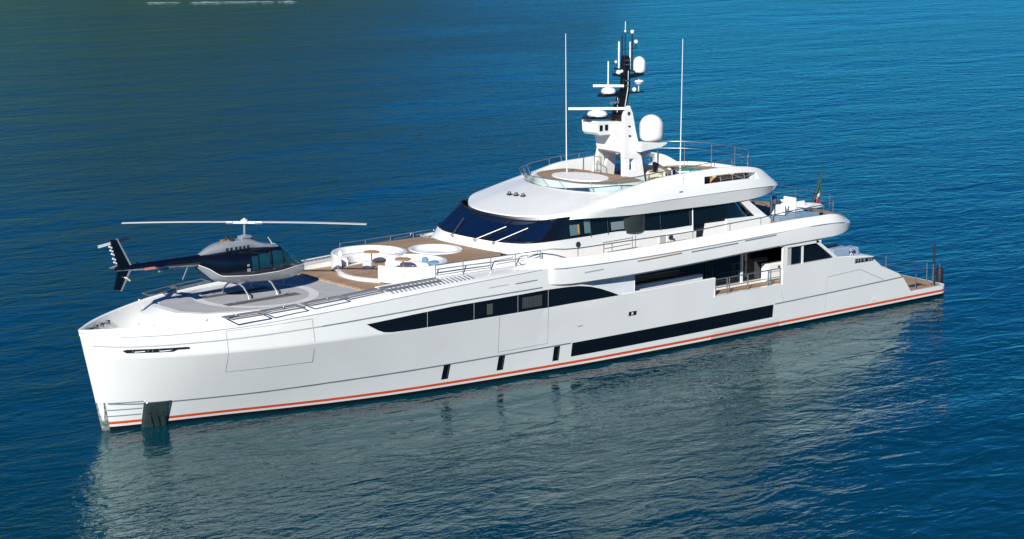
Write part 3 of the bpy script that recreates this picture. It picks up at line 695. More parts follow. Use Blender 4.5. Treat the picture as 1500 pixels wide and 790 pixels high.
# thin bright trim under the roof edge and the dark base line of the windscreen
mb = MB(); idx = [k % nR for k in range(-24, 25)]
mb.tube([hpt(j, .985) + Vector((-.03, 0, 0)) for j in idx], .022, 6); mb.build('windshield_trim', 'darksteel', ws)
mb = MB(); mb.tube([hpt(j, .03) + Vector((-.01, 0, 0)) for j in idx], .03, 6); mb.build('windshield_seal', 'black', ws)
for (j, jd) in ((nR - 5, nR - 9), (4, 8), (10, 14)):
    a = hpt(j, -.06) + Vector((-.05, 0, .0)); b = hpt(jd % nR, .62) + Vector((-.06, 0, .04)); mb = MB(); mb.tube([a, b], .03, 6); mb.box(a, (.1, .1, .08)); mb.build('wiper', 'steel', ws)
# paler side panes: a lit wheelhouse interior painted into their colour
def sidepatch(name, x0, x1, t0, t1, m, off, parent, s=(-1,)):
    for q in s:
        mb = MB()
        def P(x, t):
            zs = pint(x, [(21.8, 5.82), (24, 5.82), (25.9, 5.82), (27, 5.70), (28.6, 5.60), (34, 5.60)]); zt_ = pint(x, [(22.6, 6.78), (24.3, 6.68), (26, 6.6), (27, 6.55), (28.6, 6.5)])
            y = 3.62 * (1 - t) + 3.5 * t + off
            return (x, q * y, zs + (zt_ - zs) * t)
        mb.grid([[P(x0, t0), P(x0, t1)], [P(x1, t0), P(x1, t1)]]); mb.build(name, m, parent)
M['pane'] = mat('painted_lit_pane', (.10, .17, .19), .08)
M['paneg'] = mat('grey_blind', (.17, .22, .24), .3)
M['lamp'] = mat('amber_fire_bottle', (.62, .25, .02), .4)
sidepatch('side_window', 22.75, 23.35, .12, .62, 'pane', .012, sg, (-1, 1)); sidepatch('side_window', 23.62, 23.98, .14, .86, 'pane', .012, sg, (-1, 1))
sidepatch('side_window', 25.25, 26.05, .10, .55, 'paneg', .012, sg, (-1, 1)); 
sidepatch('amber_bottle', 23.22, 23.30, .2, .62, 'lamp', .022, sg)
for x in (24.0, 25.05, 26.35, 28.35, 30.25):
    mb = MB(); 
    for s in (-1, 1): mb.tube([(x, s * 3.64, 5.75 if x < 27 else 5.55), (x, s * 3.53, 6.6)], .018, 6)
    mb.build('window_mullion', 'darksteel', sg)
# curved glass bay amidships: a bulging dark pane
for s in (-1, 1):
    mb = MB(); mb.grid([[(26.75 + .75 * sin(a), s * (3.40 + .36 * cos(a)), z) for z in (5.66, 6.1, 6.55)] for a in [radians(-85 + 170 * k / 16) for k in range(17)]])
    mb.build('curved_bay_window', mat('curved_bay_glass', (.03, .035, .032), .16, spec=.8), sg)
    # sliding door glass down to the deck
    mb = MB(); mb.grid([[(30.42, s * 3.672, 4.81), (30.42, s * 3.672, 5.62)], [(32.55, s * 3.672, 4.81), (32.55, s * 3.672, 5.62)]]); mb.build('sliding_door', 'glass', house)
    mb = MB(); mb.tube([(30.40, s * 3.68, 4.81), (30.40, s * 3.62, 6.5)], .03, 6); mb.build('door_post', 'panel', house)
    mb = MB(); mb.grid([[(31.9, s * 3.69, 4.9), (31.9, s * 3.60, 6.1)], [(32.25, s * 3.69, 4.9), (32.1, s * 3.62, 6.1)]]); mb.build('door_curtain', mat('dim_curtain', (.03, .07, .06), .7), house)
    # low white side wall running aft past the door, its sloping end and buttress
    mb = MB()
    wl = [(32.5, 4.80), (35.55, 4.90), (35.55, 5.35), (34.6, 5.60), (32.5, 5.66)]
    mb.prism(wl, lambda x, z: (x, s * 3.70, z), lambda x, z: (x, s * 3.80, z)); mb.build('side_wall', 'white', house, bevel=.01)
    mb = MB(); mb.prism([(33.35, 6.5), (33.9, 6.5), (35.55, 5.38), (35.4, 5.3), (34.5, 5.6)], lambda x, z: (x, s * 3.50, z), lambda x, z: (x, s * 3.72, z)); mb.build('buttress', 'white', house, bevel=.01)
    # wall locker with open door, on the side deck
    mb = MB(); mb.box((29.6, s * 3.70, 5.16), (1.9, .10, .34)); lk = mb.build('side_locker', 'deckwhite', house, bevel=.01)
    mb = MB(); mb.box((28.4, s * 3.69, 5.16), (.34, .06, .36)); mb.build('locker_recess', mat('pale_green_recess', (.40, .44, .40), .5), house)
    mb = MB(); mb.box((28.85, s * 3.78, 5.22), (.16, .1, .2)); mb.tube([(28.7, s * 3.8, 5.2), (29.05, s * 3.84, 5.1)], .03, 6); mb.build('deck_phone', 'darksteel', house)
    mb = MB(); mb.lathe([(0, .0), (.10, 0), (.13, .02), (.13, .05), (.09, .06), (0, .06)], (0, 0, 0), 20)
    for v in mb.bm.verts: v.co = Vector((v.co.x + 23.2, s * (3.62 + v.co.z), v.co.y * 1.0 + 5.50))
    mb.build('side_lamp', 'darksteel', house)

# ------------------------------------------------------------------ roof / flybridge
low = [(21.58, 0, 6.42), (21.62, .9, 6.42), (21.75, 1.8, 6.44), (22.1, 2.7, 6.5), (22.45, 3.2, 6.6), (23.1, 3.68, 6.66), (26.1, 3.8, 6.52), (29.5, 3.8, 6.46), (32.5, 3.8, 6.42), (34.5, 3.75, 6.46), (35.7, 3.5, 6.55), (36.5, 3.1, 6.68), (37.0, 2.0, 6.7), (37.2, 0, 6.72)]
cre = [(21.24, 0, 6.68), (21.28, .95, 6.69), (21.52, 1.9, 6.72), (22.1, 2.8, 6.80), (22.7, 3.35, 6.90), (23.6, 3.78, 6.98), (26.2, 3.93, 6.98), (29, 3.95, 7.02), (32, 3.95, 7.02), (34, 3.9, 7.0), (35.5, 3.7, 6.94), (36.6, 3.25, 6.86), (37.2, 2.0, 6.82), (37.4, 0, 6.8)]
upp = [(24.7, 0, 7.49), (24.75, .9, 7.49), (24.95, 1.7, 7.5), (25.4, 2.5, 7.5), (26.0, 3.0, 7.55), (26.9, 3.4, 7.74), (28.2, 3.5, 7.97), (30, 3.55, 8.05), (32, 3.55, 8.1), (33.6, 3.5, 8.03), (35.2, 3.35, 7.76), (36.2, 3.0, 7.25), (36.9, 2.0, 7.05), (37.1, 0, 7.0)]
blend = lambda t, bulge=0: [tuple(cre[i][k] * (1 - t) + upp[i][k] * t + (bulge if k == 2 else 0) for k in range(3)) for i in range(len(cre))]
rows = [inset(low, 1.0, dz=.06), inset(low, .12, dz=0), low, midr(low, cre, .5), inset(cre, .01, dz=-.02), inset(cre, .03, dz=.03), blend(.12, .03), blend(.38, .05), blend(.68, .05), blend(.9, .02), upp, inset(upp, .07, dz=.012), inset(upp, .16, dz=0), inset(upp, .18, dz=-.05), inset(upp, .19, z=7.38), inset(upp, .20, z=7.18), inset(upp, .22, z=6.95)]
ctl_span = [8, 9]      # the opening in the after bulwark lies between x 30.6 and 35.1
Rtest = ring(cre)
def fly_skip(i, j):
    x = .5 * (Rtest[j].x + Rtest[(j + 1) % len(Rtest)].x); inside = 30.7 < x < 34.9
    return inside and i in (7, 13) 
roof = loft('roof', rows, 'white', skip=fly_skip, angle=30)
# reveal of the opening
for s in (-1, 1):
    mb = MB(); js = [j for j in range(len(Rtest)) if 30.7 < .5 * (Rtest[j].x + Rtest[(j + 1) % len(Rtest)].x) < 34.9 and Rtest[j].y * s > 0]
    js = sorted(set(js + [js[-1] + 1]))
    Ra, Rb, Rc, Rd = ring(rows[7]), ring(rows[8]), ring(rows[13]), ring(rows[14])
    mb.grid([[Ra[j], Rd[j]] for j in js]); mb.grid([[Rb[j], Rc[j]] for j in js])
    for j in (js[0], js[-1]): mb.face([Ra[j], Rb[j], Rc[j], Rd[j]])
    mb.build('opening_frame', 'white', roof)
    mb = MB()
    for x in (32.3, 33.1, 33.9, 34.5): mb.tube([(x, s * 3.62, 7.36), (x, s * 3.52, 7.72)], .016, 6)
    mb.tube([(32.3, s * 3.57, 7.55), (34.5, s * 3.57, 7.55)], .014, 6); mb.tube([(33.1, s * 3.6, 7.72), (33.9, s * 3.6, 7.42)], .022, 6); mb.build('opening_rail', 'steel', roof)
mb = MB(); h = ring(inset(low, .6)); mb.bm.faces.new([mb.bm.verts.new((p.x, p.y, 6.62)) for p in h]); mb.build('roof_underside', 'deckwhite', roof)
mb = MB(); h = ring(inset(upp, .2)); mb.bm.faces.new([mb.bm.verts.new((p.x, p.y, 7.20)) for p in h]); fly = mb.build('fly_deck', 'teak', roof)
mb = MB()
for s in (-1, 1): mb.grid([[(x, s * (pint(x, [(p[0], p[1]) for p in cre[5:12]]) + .008), pint(x, [(p[0], p[2]) for p in cre[5:12]]) - .02), (x, s * (pint(x, [(p[0], p[1]) for p in cre[5:12]]) + .004), pint(x, [(p[0], p[2]) for p in cre[5:12]]) + .0)] for x in [25 + 11 * k / 40 for k in range(41)]])
mb.build('roof_line', 'linelight', roof)
# three small lights on the roof front
for k in range(3):
    p = Vector((23.15 + k * .06, 1.05 - k * .42, 7.22)); mb = MB(); mb.lathe([(0, .14), (.07, .12), (.09, .04), (.06, 0), (0, 0)], p, 12); mb.box(p + Vector((.02, 0, .0)), (.22, .24, .03)); mb.build('roof_spotlight', 'darksteel', roof)
# forward fly coaming, raised pad and teak surround
coam0 = [(25.0, 0, 7.50), (25.05, .9, 7.5), (25.25, 1.6, 7.5), (25.7, 2.3, 7.5), (26.3, 2.75, 7.5), (27.2, 2.9, 7.5), (28.2, 2.7, 7.5), (28.6, 1.2, 7.5), (28.6, 0, 7.5)]
coam1 = inset(coam0, .06, z=7.78)
cm = loft('fly_coaming', [inset(coam0, 0, z=7.2), coam1, inset(coam0, .14, z=7.79)], 'white', parent=roof, captop=True)
mb = MB(); h = ring(inset(coam0, .16)); mb.bm.faces.new([mb.bm.verts.new((p.x, p.y, 7.797)) for p in h]); mb.build('coaming_teak', 'teak', cm)
mb = MB(); mb.lathe([(0, 7.79), (1.25, 7.79), (1.28, 7.81), (1.26, 7.85), (.5, 7.86), (0, 7.86)], (0, 0, 0), 48)
for v in mb.bm.verts: v.co.y = v.co.y * 1.25; v.co.x = v.co.x * .85 + 26.6
mb.build('round_sun_pad', 'wcushion', cm)
# windbreak glass and its rail
gb = [(24.72, 0, 7.5), (24.77, .9, 7.5), (24.97, 1.7, 7.5), (25.42, 2.5, 7.5), (26.02, 3.0, 7.56), (26.9, 3.38, 7.74), (28.2, 3.46, 7.96), (28.6, 3.46, 8.0), (28.6, 0, 8)]
gt = [(24.2, 0, 8.0), (24.25, .9, 8.0), (24.5, 1.75, 8.02), (25.1, 2.6, 8.05), (25.9, 3.12, 8.1), (26.9, 3.42, 8.16), (28.2, 3.5, 8.25), (28.6, 3.5, 8.27), (28.6, 0, 8.27)]
gl = loft('windbreak', [gb, gt], 'clear', parent=roof, skip=lambda i, j: 34 < j < 46)
gr = ring(gt)
mb = MB(); path = [gr[j % len(gr)] for j in range(-34, 35)]; mb.tube(path, .026, 8); mb.build('windbreak_rail', 'steel', gl)
gbr = ring(gb)
for j in (6, 14, 21, 28, 34, len(gr) - 6, len(gr) - 14, len(gr) - 21, len(gr) - 28, len(gr) - 34, 0):
    mb = MB(); mb.tube([gbr[j], gr[j]], .020, 6); mb.build('windbreak_post', 'steel', gl)
for s in (-1, 1):
    railing('fly_rail', [((x, s * 3.42, pint(x, [(28, 7.95), (30, 8.05), (32, 8.1), (33.6, 8.03)])), (x, s * 3.42, pint(x, [(28.6, 8.27), (33.6, 8.45)]))) for x in (29.6, 30.8, 32.0, 33.2)], [],
            [(28.6, s * 3.5, 8.27), (30.8, s * 3.42, 8.34), (33.4, s * 3.42, 8.45)], roof)
railing('fly_aft_rail', [((x, y, 7.3), (x, y, 8.5)) for x, y in ((34.6, -3.1), (35.6, -2.2), (36.1, -.8), (36.1, .8), (35.6, 2.2), (34.6, 3.1))],
        [[(34.0, -3.3, 8.2), (35.6, -2.2, 8.15), (36.1, -.8, 8.15), (36.1, .8, 8.15), (35.6, 2.2, 8.15), (34.0, 3.3, 8.2)]],
        [(33.4, -3.42, 8.45), (34.6, -3.1, 8.5), (35.6, -2.2, 8.5), (36.1, -.8, 8.5), (36.1, .8, 8.5), (35.6, 2.2, 8.5), (34.6, 3.1, 8.5), (33.4, 3.42, 8.45)], roof)
# blade antenna bracket on the port fascia
mb = MB(); mb.box((29.40, -3.80, 7.28), (.22, .16, .05)); mb.build('bracket_foot', 'black', roof)
mb = MB(); mb.tube([(29.40, -3.80, 7.3), (29.62, -3.72, 7.6), (29.70, -3.66, 7.95)], .05, 8, r2=.03); mb.build('bracket_arm', 'panel', roof)

# ------------------------------------------------------------------ mast
mast = MB()
for s in (-1, 1):
    # side leg: plate with a window cut, leaning inboard and forward
    def LP(x, z, o): t = (z - 7.2) / 3.0; return (x, s * (1.12 - .50 * t + o), z)
    prof_out = [(28.2, 7.2), (28.35, 7.8), (28.45, 8.5), (28.5, 9.0), (28.3, 9.5), (28.0, 9.95), (28.9, 10.1), (29.3, 9.6), (29.55, 9.0), (29.6, 8.4), (29.65, 7.2)]
    hole = [(28.72, 8.05), (28.80, 8.62), (29.12, 8.62), (29.05, 8.05)]
    bm = bmesh.new()
    for o in (-.11, .11):
        def loop(pts):
            v = [bm.verts.new(LP(x, z, o)) for x, z in pts]; return [bm.edges.new((v[i], v[(i + 1) % len(v)])) for i in range(len(v))]
        e = loop(prof_out) + loop(hole); bmesh.ops.triangle_fill(bm, use_beauty=True, edges=e)
    def rim(pts):
        for i in range(len(pts)):
            a, b = pts[i], pts[(i + 1) % len(pts)]
            bm.faces.new([bm.verts.new(p) for p in (LP(*a, -.11), LP(*b, -.11), LP(*b, .11), LP(*a, .11))])
    rim(prof_out); rim(hole)
    m2 = MB(); m2.bm.free(); m2.bm = bm; leg = m2.build('mast_leg', 'white', yacht, angle=30)
mb = MB()      # tall port fin
mb.prism([(28.42, 8.6), (28.5, 9.8), (28.58, 10.6), (28.78, 10.95), (28.98, 11.05), (29.14, 10.7), (29.28, 9.9), (29.5, 9.0), (29.6, 8.5)], lambda x, z: (x, -.62 - (11 - z) * .10, z), lambda x, z: (x, -.84 - (11 - z) * .07, z)); fin = mb.build('mast_fin', 'white', yacht, bevel=.03)
for z in (10.7, 10.1, 9.65):
    mb = MB(); mb.box((28.85, -.86 - (11 - z) * .07, z), (.12, .05, .06 if z < 10.5 else .14)); mb.build('fin_fitting', 'darksteel', fin)
mb = MB()      # aft arm carrying the satellite dome
mb.prism([(29.2, 8.88), (29.6, 8.93), (30.5, 8.98), (30.95, 9.14), (30.95, 9.20), (29.2, 9.34)], lambda x, z: (x, -.65, z), lambda x, z: (x, -1.35, z)); arm = mb.build('mast_arm', 'white', yacht, bevel=.03)
def dome(name, c, r, h, parent, m='white'):
    mb = MB(); prof = [(0, 0), (r * .62, 0), (r * .85, .04 * h), (r * .96, .12 * h), (r, .25 * h), (r, .55 * h)] + [(r * cos(a), .55 * h + (.45 * h) * sin(a)) for a in [radians(12 * k) for k in range(1, 8)]] + [(0, h)]
    mb.lathe(prof, c, 32); return mb.build(name, m, parent, angle=50)
dome('satellite_dome', (30.2, -1.0, 9.32), .57, 1.24, arm)
mb = MB(); mb.lathe([(0, 0), (.25, 0), (.25, .14), (0, .14)], (30.2, -1.0, 9.2), 20); mb.build('dome_base', 'panel', arm)
mb = MB()      # forward platform housing with small openings
mb.prism([(27.15, 10.42), (28.75, 10.3), (28.6, 9.72), (27.35, 9.74), (27.2, 9.88)], lambda x, z: (x, -.55, z), lambda x, z: (x, .55, z)); box_ = mb.build('mast_housing', 'white', yacht, bevel=.04)
for x in (27.38, 27.72):
    mb = MB(); mb.box((x, -.56, 10.1), (.16, .05, .26)); mb.build('housing_window', 'glass', box_)
mb = MB(); mb.prism([(28.0, 9.85), (28.2, 8.95), (29.0, 8.7), (29.6, 8.9), (29.3, 9.9)], lambda x, z: (x, -.62, z), lambda x, z: (x, .62, z)); mb.build('mast_bridge', 'deckwhite', yacht, bevel=.02)
mb = MB()      # black column
mb.prism([(28.55, 9.7), (29.1, 9.7), (29.45, 11.0), (29.66, 11.8), (29.56, 13.3), (29.24, 13.3), (29.2, 11.8), (28.75, 10.9)], lambda x, z: (x, -.13, z), lambda x, z: (x, .13, z)); col = mb.build('mast_column', 'black', yacht, bevel=.02)
def plat_(pts, y0, y1, name='mast_platform'):
    mb = MB(); mb.prism(pts, lambda x, z: (x, y0, z), lambda x, z: (x, y1, z)); return mb.build(name, 'black', col, bevel=.01)
plat_([(26.9, 10.5), (29.1, 10.36), (29.15, 10.62), (27.0, 10.62)], -.28, .28)
plat_([(27.8, 11.48), (29.2, 11.42), (29.2, 11.68), (27.9, 11.60)], -.22, .22)
plat_([(28.75, 12.40), (29.3, 12.30), (29.3, 12.45), (28.78, 12.50)], -.2, .2)
plat_([(28.75, 12.70), (29.95, 12.52), (29.95, 12.58), (28.75, 12.78)], -.1, .1)
plat_([(29.5, 12.22), (30.45, 12.32), (30.5, 12.46), (29.5, 12.38)], -.16, .16)
plat_([(29.5, 11.52), (30.6, 11.50), (30.6, 11.56), (29.5, 11.58)], -.1, .1)
# open-array radars
def radar(c, L, ang, r):
    mb = MB(); mb.lathe([(0, 0), (r, 0), (r * 1.08, .08), (r * .9, .2), (r * .5, .26), (0, .27)], c, 20); b = mb.build('radar_pedestal', 'white', col)
    mb = MB(); mb.box((c[0], c[1], c[2] + .34), (L, .14, .12), rz=ang); mb.tube([(c[0], c[1], c[2] + .2), (c[0], c[1], c[2] + .3)], .08, 10); mb.build('radar_scanner', 'white', col, bevel=.02)
radar((27.65, 0, 10.60), 2.72, radians(-38), .45); radar((28.35, 0, 11.62), 1.45, radians(-42), .33)
# aerials, lamps, small domes
def aerial(a, b, r=.02, m='white', name='aerial'): mb = MB(); mb.tube([a, b], r, 6); return mb.build(name, m, col)
aerial((29.40, 0, 13.2), (29.40, 0, 14.5), .022, 'black'); aerial((29.40, 0, 14.4), (29.40, 0, 14.92), .018); aerial((29.2, 0, 13.2), (29.2, 0, 14.3), .03, 'black')
aerial((29.85, 0, 12.6), (29.85, 0, 14.3), .028, 'black'); aerial((29.0, 0, 12.7), (29.0, 0, 14.0), .045); aerial((29.72, 0, 12.6), (29.72, 0, 13.95), .035)
aerial((28.42, .1, 11.6), (28.42, .1, 13.1), .035); aerial((28.8, 0, 12.9), (29.2, 0, 12.9), .015, 'black'); aerial((29.2, 0, 13.6), (30.1, 0, 13.62), .018, 'black'); aerial((30.1, 0, 13.6), (30.1, 0, 13.85), .02, 'black'); aerial((30.3, 0, 11.55), (30.3, 0, 12.4), .02)
for c, r in (((29.85, 0, 14.40), .10), ((30.1, 0, 13.92), .10), ((28.81, 0, 13.05), .07), ((29.4, 0, 14.45), .06), ((28.9, -.1, 12.55), .13), ((29.1, -.1, 12.6), .08), ((30.02, 0, 11.66), .11)):
    mb = MB(); mb.lathe([(0, -r), (r * .7, -r * .7), (r, 0), (r * .7, r * .8), (0, r * 1.1)], c, 14); mb.build('mast_lamp', 'white', col)
mb = MB(); mb.lathe([(0, -.12), (.14, -.08), (.25, .06), (.2, .12), (0, .13)], (30.3, 0, 11.98), 18); mb.build('camera_pod', 'white', col)
for x in (28.3, 28.5, 28.7):
    mb = MB(); mb.lathe([(0, -.06), (.05, -.05), (.09, .05), (0, .08)], (x, -.22, 11.18), 12, axis='X'); mb.build('horn', 'steel', col)
dome('satellite_dome', (30.32, 0, 12.44), .31, .78, col)
for x, y0, z0, z1 in ((28.62, -.14, 9.9, 11.5), (29.28, -.15, 10.9, 12.6), (29.36, .15, 11.0, 13.0)):
    mb = MB(); mb.tube([(x, y0, z0), (x + .18, y0, (z0 + z1) / 2), (x + .2, y0, z1)], .018, 6); mb.build('cable_run', 'panel', col)
for z in (11.9, 12.15, 12.9, 13.1):
    mb = MB(); mb.box((29.4, -.16, z), (.22, .05, .04)); mb.build('mast_step', 'steel', col)
# whip antennas
for p, h in (((24.4 + 2.6, 1.6, 7.6), 0), ((29.9, -3.35, 7.9), 0)): pass
mb = MB(); mb.tube([(26.85, 1.2, 7.6), (26.80, 1.2, 8.6), (26.72, 1.2, 14.42)], .034, 8, r2=.014); mb.build('whip_antenna', 'white', yacht)
mb = MB(); mb.tube([(29.72, -3.45, 7.7), (29.73, -3.45, 9.0), (29.78, -3.45, 14.3)], .034, 8, r2=.014); mb.build('whip_antenna', 'white', yacht)
# ladder on the mast leg
railing('mast_ladder', [((28.0, .55, 7.8), (28.0, .55, 8.6)), ((28.05, .15, 7.8), (28.05, .15, 8.6))], [[(28.0, .55, 7.95), (28.05, .15, 7.95)], [(28.0, .55, 8.25), (28.05, .15, 8.25)]], [(28.0, .55, 8.6), (28.05, .15, 8.6)], yacht, r=.016, pr=.016, m='darksteel')

# ------------------------------------------------------------------ deck rails
XR = [15.22, 16.69, 18.17, 19.53, 20.92]
YR = [3.45, 3.50, 3.58, 3.64, 3.71]
for s in (-1, 1):
    P = [(x, s * y, 5.50) for x, y in zip(XR, YR)]; F = [(x, s * y, 4.93) for x, y in zip(XR, YR)]
    fr = railing('foredeck_rail', list(zip(F, P)), [[(p[0], p[1], z) for p in P[:3]] for z in (5.14, 5.30)] +
            [[(18.35, s * 3.6, 5.32), (19.35, s * 3.64, 5.36), (19.4, s * 3.64, 5.46)], [(19.7, s * 3.65, 5.34), (20.75, s * 3.7, 5.38), (20.8, s * 3.7, 5.47)]], P, r=.024, pr=.022)
    # coiled hose hung on the rail
    mb = MB(); mb.tube([(19.95 + .26 * cos(a), s * (3.67 + .02 * sin(3 * a)), 5.2 + .2 * sin(a)) for a in [2 * pi * k / 24 for k in range(24)]], .014, 6, closed=True); mb.build('rail_coil', 'darksteel', fr)
    xs = [22.5, 24.05, 24.55, 25.8, 26.0, 29.65, 32.1, 34.2, 36.6, 38.65]
    zr = lambda x: pint(x, [(20.3, 5.62), (22.5, 5.51), (25.8, 5.50), (29.1, 5.47), (32, 5.57), (34.2, 5.62), (36.6, 5.75), (38.7, 5.78)])
    ye = lambda x: s * 4.42
    railing('side_rail', [((x, ye(x), zt(x) - .06), (x, ye(x), zr(x) if x not in (25.8, 26.0) else 5.68)) for x in xs], [[(24.1, s * 4.40, 5.3), (25.7, s * 4.40, 5.34)], [(24.1, s * 4.3, 5.56), (25.9, s * 4.3, 5.58)]],
            [(20.92, s * 3.71, 5.50), (21.3, s * 4.0, 5.56), (21.8, s * 4.35, 5.54)] + [(x, ye(x), zr(x)) for x in (22.5, 24, 25.8, 27.5, 29.1, 30.5, 32, 34.2, 35.5, 36.6, 37.6, 38.65)], r=.026, pr=.02)
    mb = MB(); mb.grid([[(x, s * 4.42, zt(x)), (x, s * 4.42, zr(x) - .03)] for x in (36.62, 37.3, 38, 38.63)]); mb.build('rail_glass', 'clear', yacht)
    # fold-down rails lying flat, outboard of the landing deck
    for (a, b, dz) in ((4.95, 6.40, .12), (6.55, 8.15, .12), (8.45, 10.2, .14), (10.4, 12.1, .14), (12.3, 15.1, .12)):
        ins = lambda x: (x, s * (capy(x) + .04), capz(x) + .06)
        ous = lambda x: (x + .02, s * (capy(x) + (.72 if a < 9 else .5)), capz(x) + dz - (.06 if a < 9 else .1))
        md = lambda x: tuple(.5 * (p + q) for p, q in zip(ins(x), ous(x)))
        mb = MB(); q5 = lambda x: tuple(.78 * p + .22 * q for p, q in zip(ins(x), ous(x))); mb.tube([ins(a), ins(b)], .034, 6); mb.tube([q5(a), q5(b)], .026, 6); mb.tube([ins(a), ous(a), ous(b), ins(b)], .032, 6)
        mb.box(ins(a), (.09, .08, .05)); mb.box(ins(b), (.09, .08, .05)); mb.build('folding_rail', 'railsteel', yacht)
    # louvre fins on the shoulder
    mb = MB(); lv = MB()
    for k in range(20):
        x = 12.45 + k * .218; kz, cz, cy = knu(x), capz(x), capy(x); yk = HB(x, 3.9)
        a = Vector((x, s * (yk - (yk - cy) * .25), kz + (cz - kz) * .50 + .02)); b = Vector((x, s * (cy + (yk - cy) * .20), cz + .0))
        u = (b - a); up = Vector((0, s * .5, .86)) * (.012 if s < 0 else .09)
        lv.grid([[a + Vector((.07, s * .004, .006)), b + Vector((.07, s * .004, .006))], [a + Vector((.15, s * .004, .006)), b + Vector((.15, s * .004, .006))]])  # flat dark strips paint the shade in the gaps between the fins
        for dx in (0, .05): pass
        q = [a, b, b + up, a + up * .8]
        v0 = [mb.bm.verts.new(p) for p in q]; v1 = [mb.bm.verts.new(p + Vector((.05, 0, 0))) for p in q]
        mb.bm.faces.new(v0); mb.bm.faces.new(v1[::-1])
        for i in range(4): mb.bm.faces.new([v0[i], v1[i], v1[(i + 1) % 4], v0[(i + 1) % 4]])
    lf = mb.build('louvre_fins', 'panel', yacht); lv.build('louvre_gap_shade', 'line', lf)
railing('terrace_rail', [((x, y, 5.2), (x, y, 5.85)) for x, y in ((39.9, -3.9), (41.1, -2.6), (41.4, 0), (41.1, 2.6), (39.9, 3.9), (38.0, 4.3))],
        [[(38.65, -4.42, 5.5), (39.9, -3.9, 5.5), (41.1, -2.6, 5.5), (41.4, 0, 5.5), (41.1, 2.6, 5.5), (39.9, 3.9, 5.5), (38.0, 4.3, 5.5)]],
        [(38.65, -4.42, 5.78), (39.9, -3.9, 5.85), (41.1, -2.6, 5.85), (41.4, 0, 5.85), (41.1, 2.6, 5.85), (39.9, 3.9, 5.85), (38.0, 4.3, 5.85)], yacht, r=.02, pr=.018)

# terrace ceiling support and dark interior wall behind the after terrace
mb = MB(); mb.tube([(36.2, -3.2, 4.82), (36.2, -3.2, 6.6)], .035, 8); mb.tube([(36.2, 3.2, 4.82), (36.2, 3.2, 6.6)], .035, 8); mb.build('terrace_post', 'steel', yacht)
# ------------------------------------------------------------------ helicopter (nose points aft along +x of its own frame)
heli = empty('helicopter', (7.78, 0, 4.60), radians(2.5))
tag(heli, 'dark blue and silver helicopter parked on the yacht foredeck landing circle', 'helicopter')
M['hblue'] = mat('dark_blue_aircraft_paint', (.003, .0045, .010), .15, coat=.6)
M['hsilver'] = mat('silver_aircraft_paint', (.34, .37, .40), .28, metal=.35, coat=.5, var=.06, vscale=3)
M['hwhite'] = mat('white_blade_paint', (.66, .67, .68), .35)
# stations: x, half width, z bottom, z top, z of widest
ST = [(-2.35, .16, 1.52, 2.0), (-2.0, .26, 1.22, 2.02), (-1.6, .40, .92, 2.04), (-1.0, .58, .76, 2.06), (-.3, .64, .66, 2.06), (.4, .65, .60, 2.06), (1.1, .64, .55, 2.06), (1.6, .60, .52, 2.0), (2.0, .54, .52, 1.78), (2.4, .46, .55, 1.48), (2.8, .33, .64, 1.22), (3.05, .19, .78, 1.08), (3.14, .05, .88, .98)]
def section(x, w, z0, z1, n=24, off=0, pw=.72):
    out = []; zc = (z0 + z1) / 2; h = (z1 - z0) / 2
    for k in range(n):
        a = 2 * pi * k / n; ca, sa = cos(a), sin(a)
        out.append((x, (w + off) * math.copysign(abs(ca) ** pw, ca), zc + (h + off) * math.copysign(abs(sa) ** pw, sa)))
    return out
def sti(x): return [pint(x, ST, k) for k in (1, 2, 3)]
xsn = [-2.35 + 5.49 * k / 54 for k in range(55)]
mb = MB(); rows = [section(x, *sti(x)) for x in xsn]; vs = mb.grid(rows, closed=True); mb.bm.faces.new(vs[0]); mb.bm.faces.new(vs[-1][::-1])
fus = mb.build('fuselage', 'hblue', heli, angle=40)
# silver lower body: slightly proud shell below the belt line
belt = lambda x: pint(x, [(-2.35, 1.60), (-1.9, 1.38), (-1.57, 1.15), (-1.4, 1.06), (-1.0, 1.02), (.4, .93), (1.4, .93), (2.4, 1.0), (3.14, 1.0)])
def belt_shell(name, m, f0, f1, off, x0=-2.35, x1=3.0):
    mb = MB()
    for s in (-1, 1):
        rows = []
        for x in [x0 + (x1 - x0) * k / 50 for k in range(51)]:
            w, z0, z1 = sti(x); za, zb2 = f0(x, z0), min(f1(x, z0), z1 - .02); r = []
            zc, h = (z0 + z1) / 2, (z1 - z0) / 2
            for k in range(7):
                z = za + (zb2 - za) * k / 6; t = max(-1, min(1, (z - zc) / (h + off))); sa = abs(t) ** (1 / .72); ca = sqrt(max(0, 1 - sa * sa)) ** .72
                r.append((x, s * (w + off) * ca, z - (off if k == 0 else 0)))
            rows.append(r)
        mb.grid(rows)
    return mb.build(name, m, heli)
belt_shell('lower_body', 'hsilver', lambda x, z0: z0, lambda x, z0: belt(x), .012)
belt_shell('belt_stripe', 'hwhite', lambda x, z0: belt(x) + .03, lambda x, z0: belt(x) + .06, .014)
